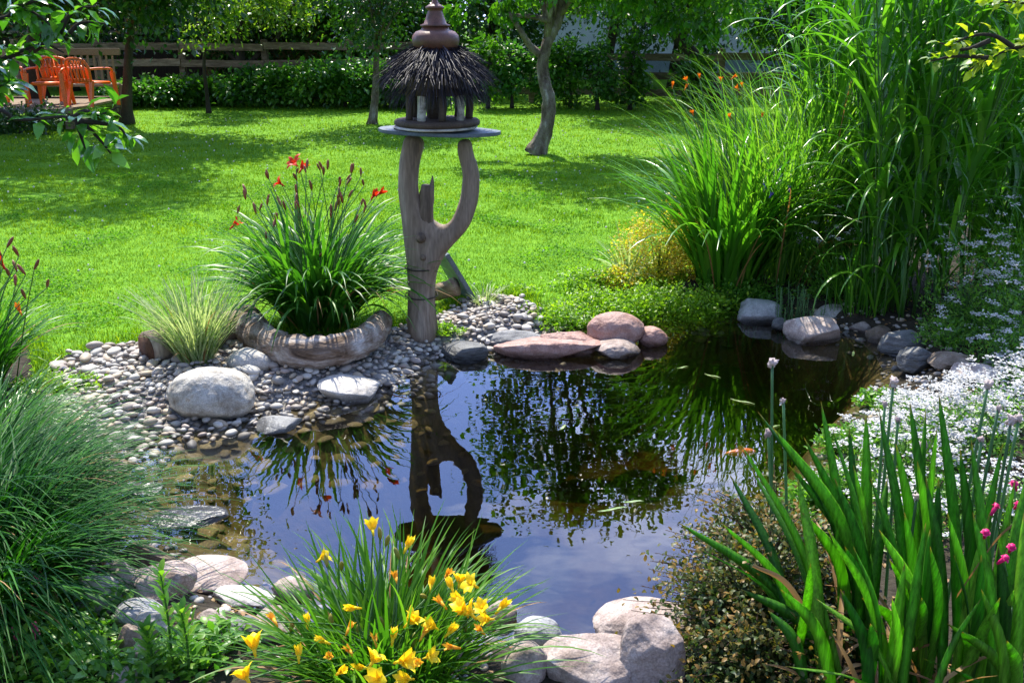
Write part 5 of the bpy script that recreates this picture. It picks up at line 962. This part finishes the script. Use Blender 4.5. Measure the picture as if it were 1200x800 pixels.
for i, (px, py, r, h, n, lab) in enumerate([(772, 322, .27, .42, 4200, 'golden yellow fine-leaved plant on the far bank'), (722, 335, .15, .12, 900, 'small golden patch at the lawn border')]):
    b_ = G(px, py); b_.z = 0; leafy('golden_plant', lab, 'plant', b_, (r, r * .8, h), int(n * 1.3), .022, .6, M['yellowflower_leaf'], 520 + i, simple=True, clumps=50, stems=60)
def stems_plant(label, px, py, n, h, seed, spread):
    b_ = G(px, py); b_.z = gz1(b_.x, b_.y); t = empty('feathery_plant', b_, label, 'plant', 'bluish feathery stems at the water'); rg = np.random.default_rng(seed); mb = MB(); sm_ = MB()
    for _ in range(n):
        x, y_ = rg.normal(0, spread, 2); hh_ = h * rg.uniform(.6, 1.1); e = (x + rg.normal(0, .02), y_, hh_); tube(sm_, [(x, y_, 0), ((x + e[0]) / 2, y_, hh_ * .5), e], .0022, 4); k = 46; z = np.linspace(.02, hh_, k)
        blades(mb, np.c_[np.interp(z, [0, hh_], [x, e[0]]), np.full(k, y_), z], rg.random(k) * 7, .022, .003, .7, .4, 2, rg=rg)
    sm_.build('stems', M['stem'], t); mb.build('leaves', M['blueleaf'], t)
stems_plant('bluish feathery stems between the two grey shore boulders', 937, 366, 22, .30, 530, .07); stems_plant('few feathery stems left of the grey shore boulder', 885, 356, 8, .22, 531, .07)

# broad leaved daylily clump and fine grasses, right back
base = G(850, 332); base.z = 0
t, rg = clump('daylily_plant', 'tall arching daylily clump with orange buds at the far right bank', 'plant', base, 300, (.7, 1.2), .032, M['misc'], 110, .18, (.02, .55), (.3, 1.9), segs=10)
y = base.y
sp = [(V(px, py, y + .2), FL['orange'][k], 'flower', .6, (rg.normal(0, .3), rg.normal(0, .4))) for px, py, k in [(788, 102, 1), (805, 95, 0), (820, 92, 1), (845, 95, 0), (858, 92, 1), (865, 105, 0), (870, 102, 1), (812, 134, 0), (856, 138, 0), (893, 137, 1), (803, 104, 1)]]
flowers_on(t, rg, sp, M['stem'], .1, .003)
base = G(905, 322); base.z = 0
clump('tall_fine_grass', 'bright narrow-leaved tall grass left of the miscanthus', 'plant', base, 420, (.9, 1.6), .014, M['fine'], 111, .30, (.0, .40), (.3, 1.7), segs=9)
base = G(960, 312); base.z = 0
clump('tall_fine_grass', 'narrow-leaved tall grass directly behind the miscanthus', 'plant', base, 340, (1.0, 1.8), .016, M['fine'], 112, .30, (.0, .35), (.3, 1.6), segs=9)
base = G(1195, 352); base.z = 0
clump('fine_grass_tuft', 'fine arching grass tuft at the right edge under the miscanthus', 'plant', base, 420, (.6, 1.0), .006, M['fine'], 113, .1, (.1, .9), (.6, 1.7), segs=9)
base = G(1005, 362); base.z = 0
clump('fine_grass_tuft', 'short green grass blades behind the bright shore stones', 'plant', base, 90, (.3, .6), .012, M['misc'], 114, .16, (.0, .5), (.3, 1.4), segs=8)
t = empty('bellflower_plant', G(930, 330), 'few violet-blue bellflowers between the tall grasses', 'plant'); b0 = Vector(t.location); rg = np.random.default_rng(3)
BL = mesh_flower(M['blue_petal'], .03, .02, .6, 41, 5)
flowers_on(t, rg, [(V(px, py, b0.y - .35), BL, 'flower', .9, (.4, .2)) for px, py in [(897, 218), (903, 229), (925, 222), (1050, 195), (1033, 198)]], M['stem'], .05)

def miscanthus(label, base, ns, h, seed, spread, lp=12, Wd=.034, Ls=(.5, .95)):
    rg = np.random.default_rng(seed); t = empty('miscanthus_clump', base, label, 'grass clump', 'tall broad-leaved grass clumps on the right'); sm_ = MB(); mb = MB(); BS = []; AZ = []; LN = []; LE = []; DR = []
    for _ in range(ns):
        a_ = rg.random() * 2 * PI; r = spread * rg.random() ** .5; x, y_ = math.cos(a_) * r, math.sin(a_) * r; hh_ = h * rg.uniform(.7, 1.05); lean = rg.uniform(.02, .16) + r * .25; e = np.array([x + math.cos(a_) * hh_ * lean, y_ + math.sin(a_) * hh_ * lean, hh_]); c = curve([(x, y_, 0), ((x * 1.6 + e[0]) / 2.6, (y_ * 1.6 + e[1]) / 2.6, hh_ * .5), tuple(e)], 6); tube(sm_, c, np.linspace(.005, .003, len(c)), 5)
        for q in np.linspace(.12, 1, lp) + rg.normal(0, .03, lp):
            p = c[int(np.clip(q, 0, 1) * (len(c) - 1))]; BS.append(p); AZ.append(rg.random() * 2 * PI); LN.append(rg.uniform(.1, .45)); LE.append(rg.uniform(*Ls)); DR.append(rg.uniform(1.3, 3.0))
    blades(mb, BS, AZ, LE, Wd * rg.uniform(.7, 1.2, len(LE)), LN, DR, 11, pw=1.6, rg=rg, fold=.35); sm_.build('stems', M['stem'], t); mb.build('leaves', M['misc'], t)
b_ = G(1050, 362); miscanthus('tall miscanthus arching over the right bank, nearest the rocks', (b_.x, b_.y, 0), 42, 2.0, 601, .26)
b_ = G(1130, 335); miscanthus('tall miscanthus at the right edge behind the white flowers', (b_.x, b_.y, 0), 38, 2.3, 602, .3)
b_ = G(1010, 318); miscanthus('tall miscanthus behind the bellflowers', (b_.x, b_.y, 0), 34, 2.2, 603, .3)
b_ = G(1190, 300); miscanthus('tall miscanthus farthest back at the right edge', (b_.x, b_.y, 0), 40, 2.6, 604, .35)

# 8 overhanging branches of two near trees whose trunks stand outside the frame
def sprigs(t, paths, mat, bark, L, seed, Wf=.55, per=3.2, r0=.008):
    rg = np.random.default_rng(seed); b0 = Vector(t.location); br = MB(); lv = MB()
    for pth, dens in paths:
        c = curve([Vector(p) - b0 for p in pth], 8); tube(br, c, np.linspace(r0, .0022, len(c)), 6); Ls = np.linalg.norm(np.diff(c, axis=0), axis=1).sum(); n = int(dens * Ls * 30) + 4
        ii = rg.uniform(.25, 1, n) * (len(c) - 1.01); p = c[ii.astype(int)]; d = rg.normal(0, 1, (n, 3)); d[:, 2] = d[:, 2] * .7 + .1; T = c[np.minimum(ii.astype(int) + 1, len(c) - 1)] - c[ii.astype(int)]; d += T / (np.linalg.norm(T, axis=1)[:, None] + 1e-9) * .8
        ls = L * rg.uniform(.6, 1.15, n); leaves(lv, p + d * .008, d, ls, ls * Wf, rg, fold=.3, curl=.35)
    br.build('branches', bark, t); lv.build('leaves', mat, t)
tb_ = Vector((-2.55, 3.1, 0)); t = empty('overhanging_tree', tb_, 'broad-leaved tree reaching in with leafy sprigs at the top left', 'tree')
tube(MB(), curve([(0, 0, -.05), (.03, .02, .8), (-.02, .05, 1.6), (.05, .0, 2.6), (.0, 0, 3.2)], 5), np.linspace(.09, .04, 21), 12, wob=.15).build('trunk', M['darkbark'], t)
Yd = 3.0
A = Vector((-2.52, 3.1, 1.35)); Bq = Vector((-2.5, 3.1, 1.75))
sprigs(t, [([A, V(-60, 85, Yd), V(0, 70, Yd), V(35, 62, Yd)], 1.4), ([V(0, 70, Yd), V(30, 58, Yd), V(52, 52, Yd), V(75, 62, Yd)], 1.0), ([Bq, V(-40, 20, Yd), V(20, 10, Yd), V(50, 22, Yd), V(75, 48, Yd)], 1.5), ([V(75, 48, Yd), V(90, 30, Yd), V(104, 26, Yd), V(125, 28, Yd)], 1.8), ([V(70, 40, Yd), V(80, 20, Yd), V(95, 10, Yd), V(112, 8, Yd)], 1.6), ([V(20, 8, Yd), V(45, 0, Yd), V(80, -8, Yd)], 1.6),
    ([A, V(-50, 110, Yd), V(-10, 105, Yd), V(12, 95, Yd)], 1.5), ([A, V(-40, 125, Yd - .1), V(20, 140, Yd - .1), V(70, 137, Yd - .1), V(95, 140, Yd - .1)], .25), ([V(85, 138, Yd - .1), V(100, 130, Yd - .1), V(115, 135, Yd - .1), V(140, 125, Yd - .1)], 2.6), ([V(80, 138, Yd - .1), V(98, 145, Yd - .1), V(118, 165, Yd - .1), V(130, 180, Yd - .1)], 2.8), ([V(95, 142, Yd - .1), V(120, 145, Yd - .1), V(140, 150, Yd - .1), V(152, 165, Yd - .1)], 2.4), ([V(90, 142, Yd - .1), V(95, 160, Yd - .1), V(100, 175, Yd - .1)], 2.2)], M['magnolia'], M['darkbark'], .062, 701, Wf=.5)
cm = MB(); crown(cm, (-1.0, .3, 3.3), (.9, .8, .7), 2600, .07, np.random.default_rng(7), 40, .2, simple=False); cm.build('crown', M['magnolia'], t)
tb_ = Vector((2.6, 2.9, 0)); t = empty('overhanging_tree', tb_, 'tree reaching in with yellow-green leaves at the top right', 'tree')
tube(MB(), curve([(0, 0, -.05), (.02, .02, .8), (-.04, .05, 1.6), (.0, .0, 2.7)], 5), np.linspace(.08, .035, 16), 12, wob=.15).build('trunk', M['darkbark'], t)
Yd = 2.9; A = Vector((2.57, 2.95, 1.4)); Bq = Vector((2.6, 2.95, 1.65))
sprigs(t, [([A, V(1260, 60, Yd), V(1200, 55, Yd), V(1160, 68, Yd), V(1135, 82, Yd)], 1.6), ([V(1190, 57, Yd), V(1165, 42, Yd), V(1140, 42, Yd), V(1120, 50, Yd)], 1.7), ([V(1160, 48, Yd), V(1130, 58, Yd), V(1100, 50, Yd)], 1.6), ([Bq, V(1270, 20, Yd), V(1210, 5, Yd), V(1165, 2, Yd)], 1.6), ([V(1160, 68, Yd), V(1120, 66, Yd), V(1090, 72, Yd)], 1.4)], M['yellowleaf'], M['darkbark'], .036, 702, Wf=.6)
cm = MB(); crown(cm, (1.0, .4, 2.9), (.8, .7, .6), 2000, .06, np.random.default_rng(9), 30, .2, simple=False); cm.build('crown', M['magnolia'], t)

# 9 floating blades and goldfish
mb = MB(); rg = np.random.default_rng(77)
for px, py, a_, L in [(718, 596, .3, .12), (742, 587, .1, .08), (1000, 414, 1.2, .1), (870, 470, -.6, .12), (835, 440, -.7, .09), (905, 500, .5, .09), (660, 500, 1.1, .06), (800, 430, .4, .07)]:
    g = G(px, py, WZ + .003); v = []
    for k, w in zip(np.linspace(-.5, .5, 6), (.001, .005, .006, .006, .004, .0008)):
        c_ = np.array([g.x + math.cos(a_) * k * L, g.y + math.sin(a_) * k * L, g.z + .002 * math.sin(k * 7)]); n_ = np.array([-math.sin(a_), math.cos(a_), 0]) * w; v += [c_ - n_, c_ + n_]
    m1 = MB(); ix = np.arange(12).reshape(6, 2); vv_ = np.array(v); m1.add(vv_ - np.array(g), [np.stack([ix[:-1, 0], ix[:-1, 1], ix[1:, 1], ix[1:, 0]], -1)]); tag(m1.build('floating_blade', M['varieg'], None, g), 'pale grass blade floating on the dark pond surface', 'leaf', 'grass blades floating on the pond')
g = G(868, 530, -.16); fi = empty('goldfish', g, 'orange goldfish swimming under the water by the iris leaves', 'fish', rz=R(8))
bd = MB(); lathe(bd, [(.002, -.07), (.010, -.05), (.017, -.015), (.019, .02), (.014, .05), (.003, .068)], n=14); o = bd.build('body', M['fish'], fi); o.rotation_euler = (0, R(90), 0)
tf = MB(); tf.add([(-.06, 0, 0), (-.105, .004, .028), (-.09, 0, 0), (-.105, -.004, -.028), (-.06, .003, 0)], [np.array([[0, 1, 2], [0, 2, 3], [4, 2, 1], [4, 3, 2]])]); tf.build('tail_fin', M['fish'], fi)
df = MB(); df.add([(-.02, 0, .014), (.02, 0, .017), (-.01, 0, .035), (0, .002, .016)], [np.array([[0, 1, 2], [3, 2, 1]])]); df.build('dorsal_fin', M['fish'], fi)
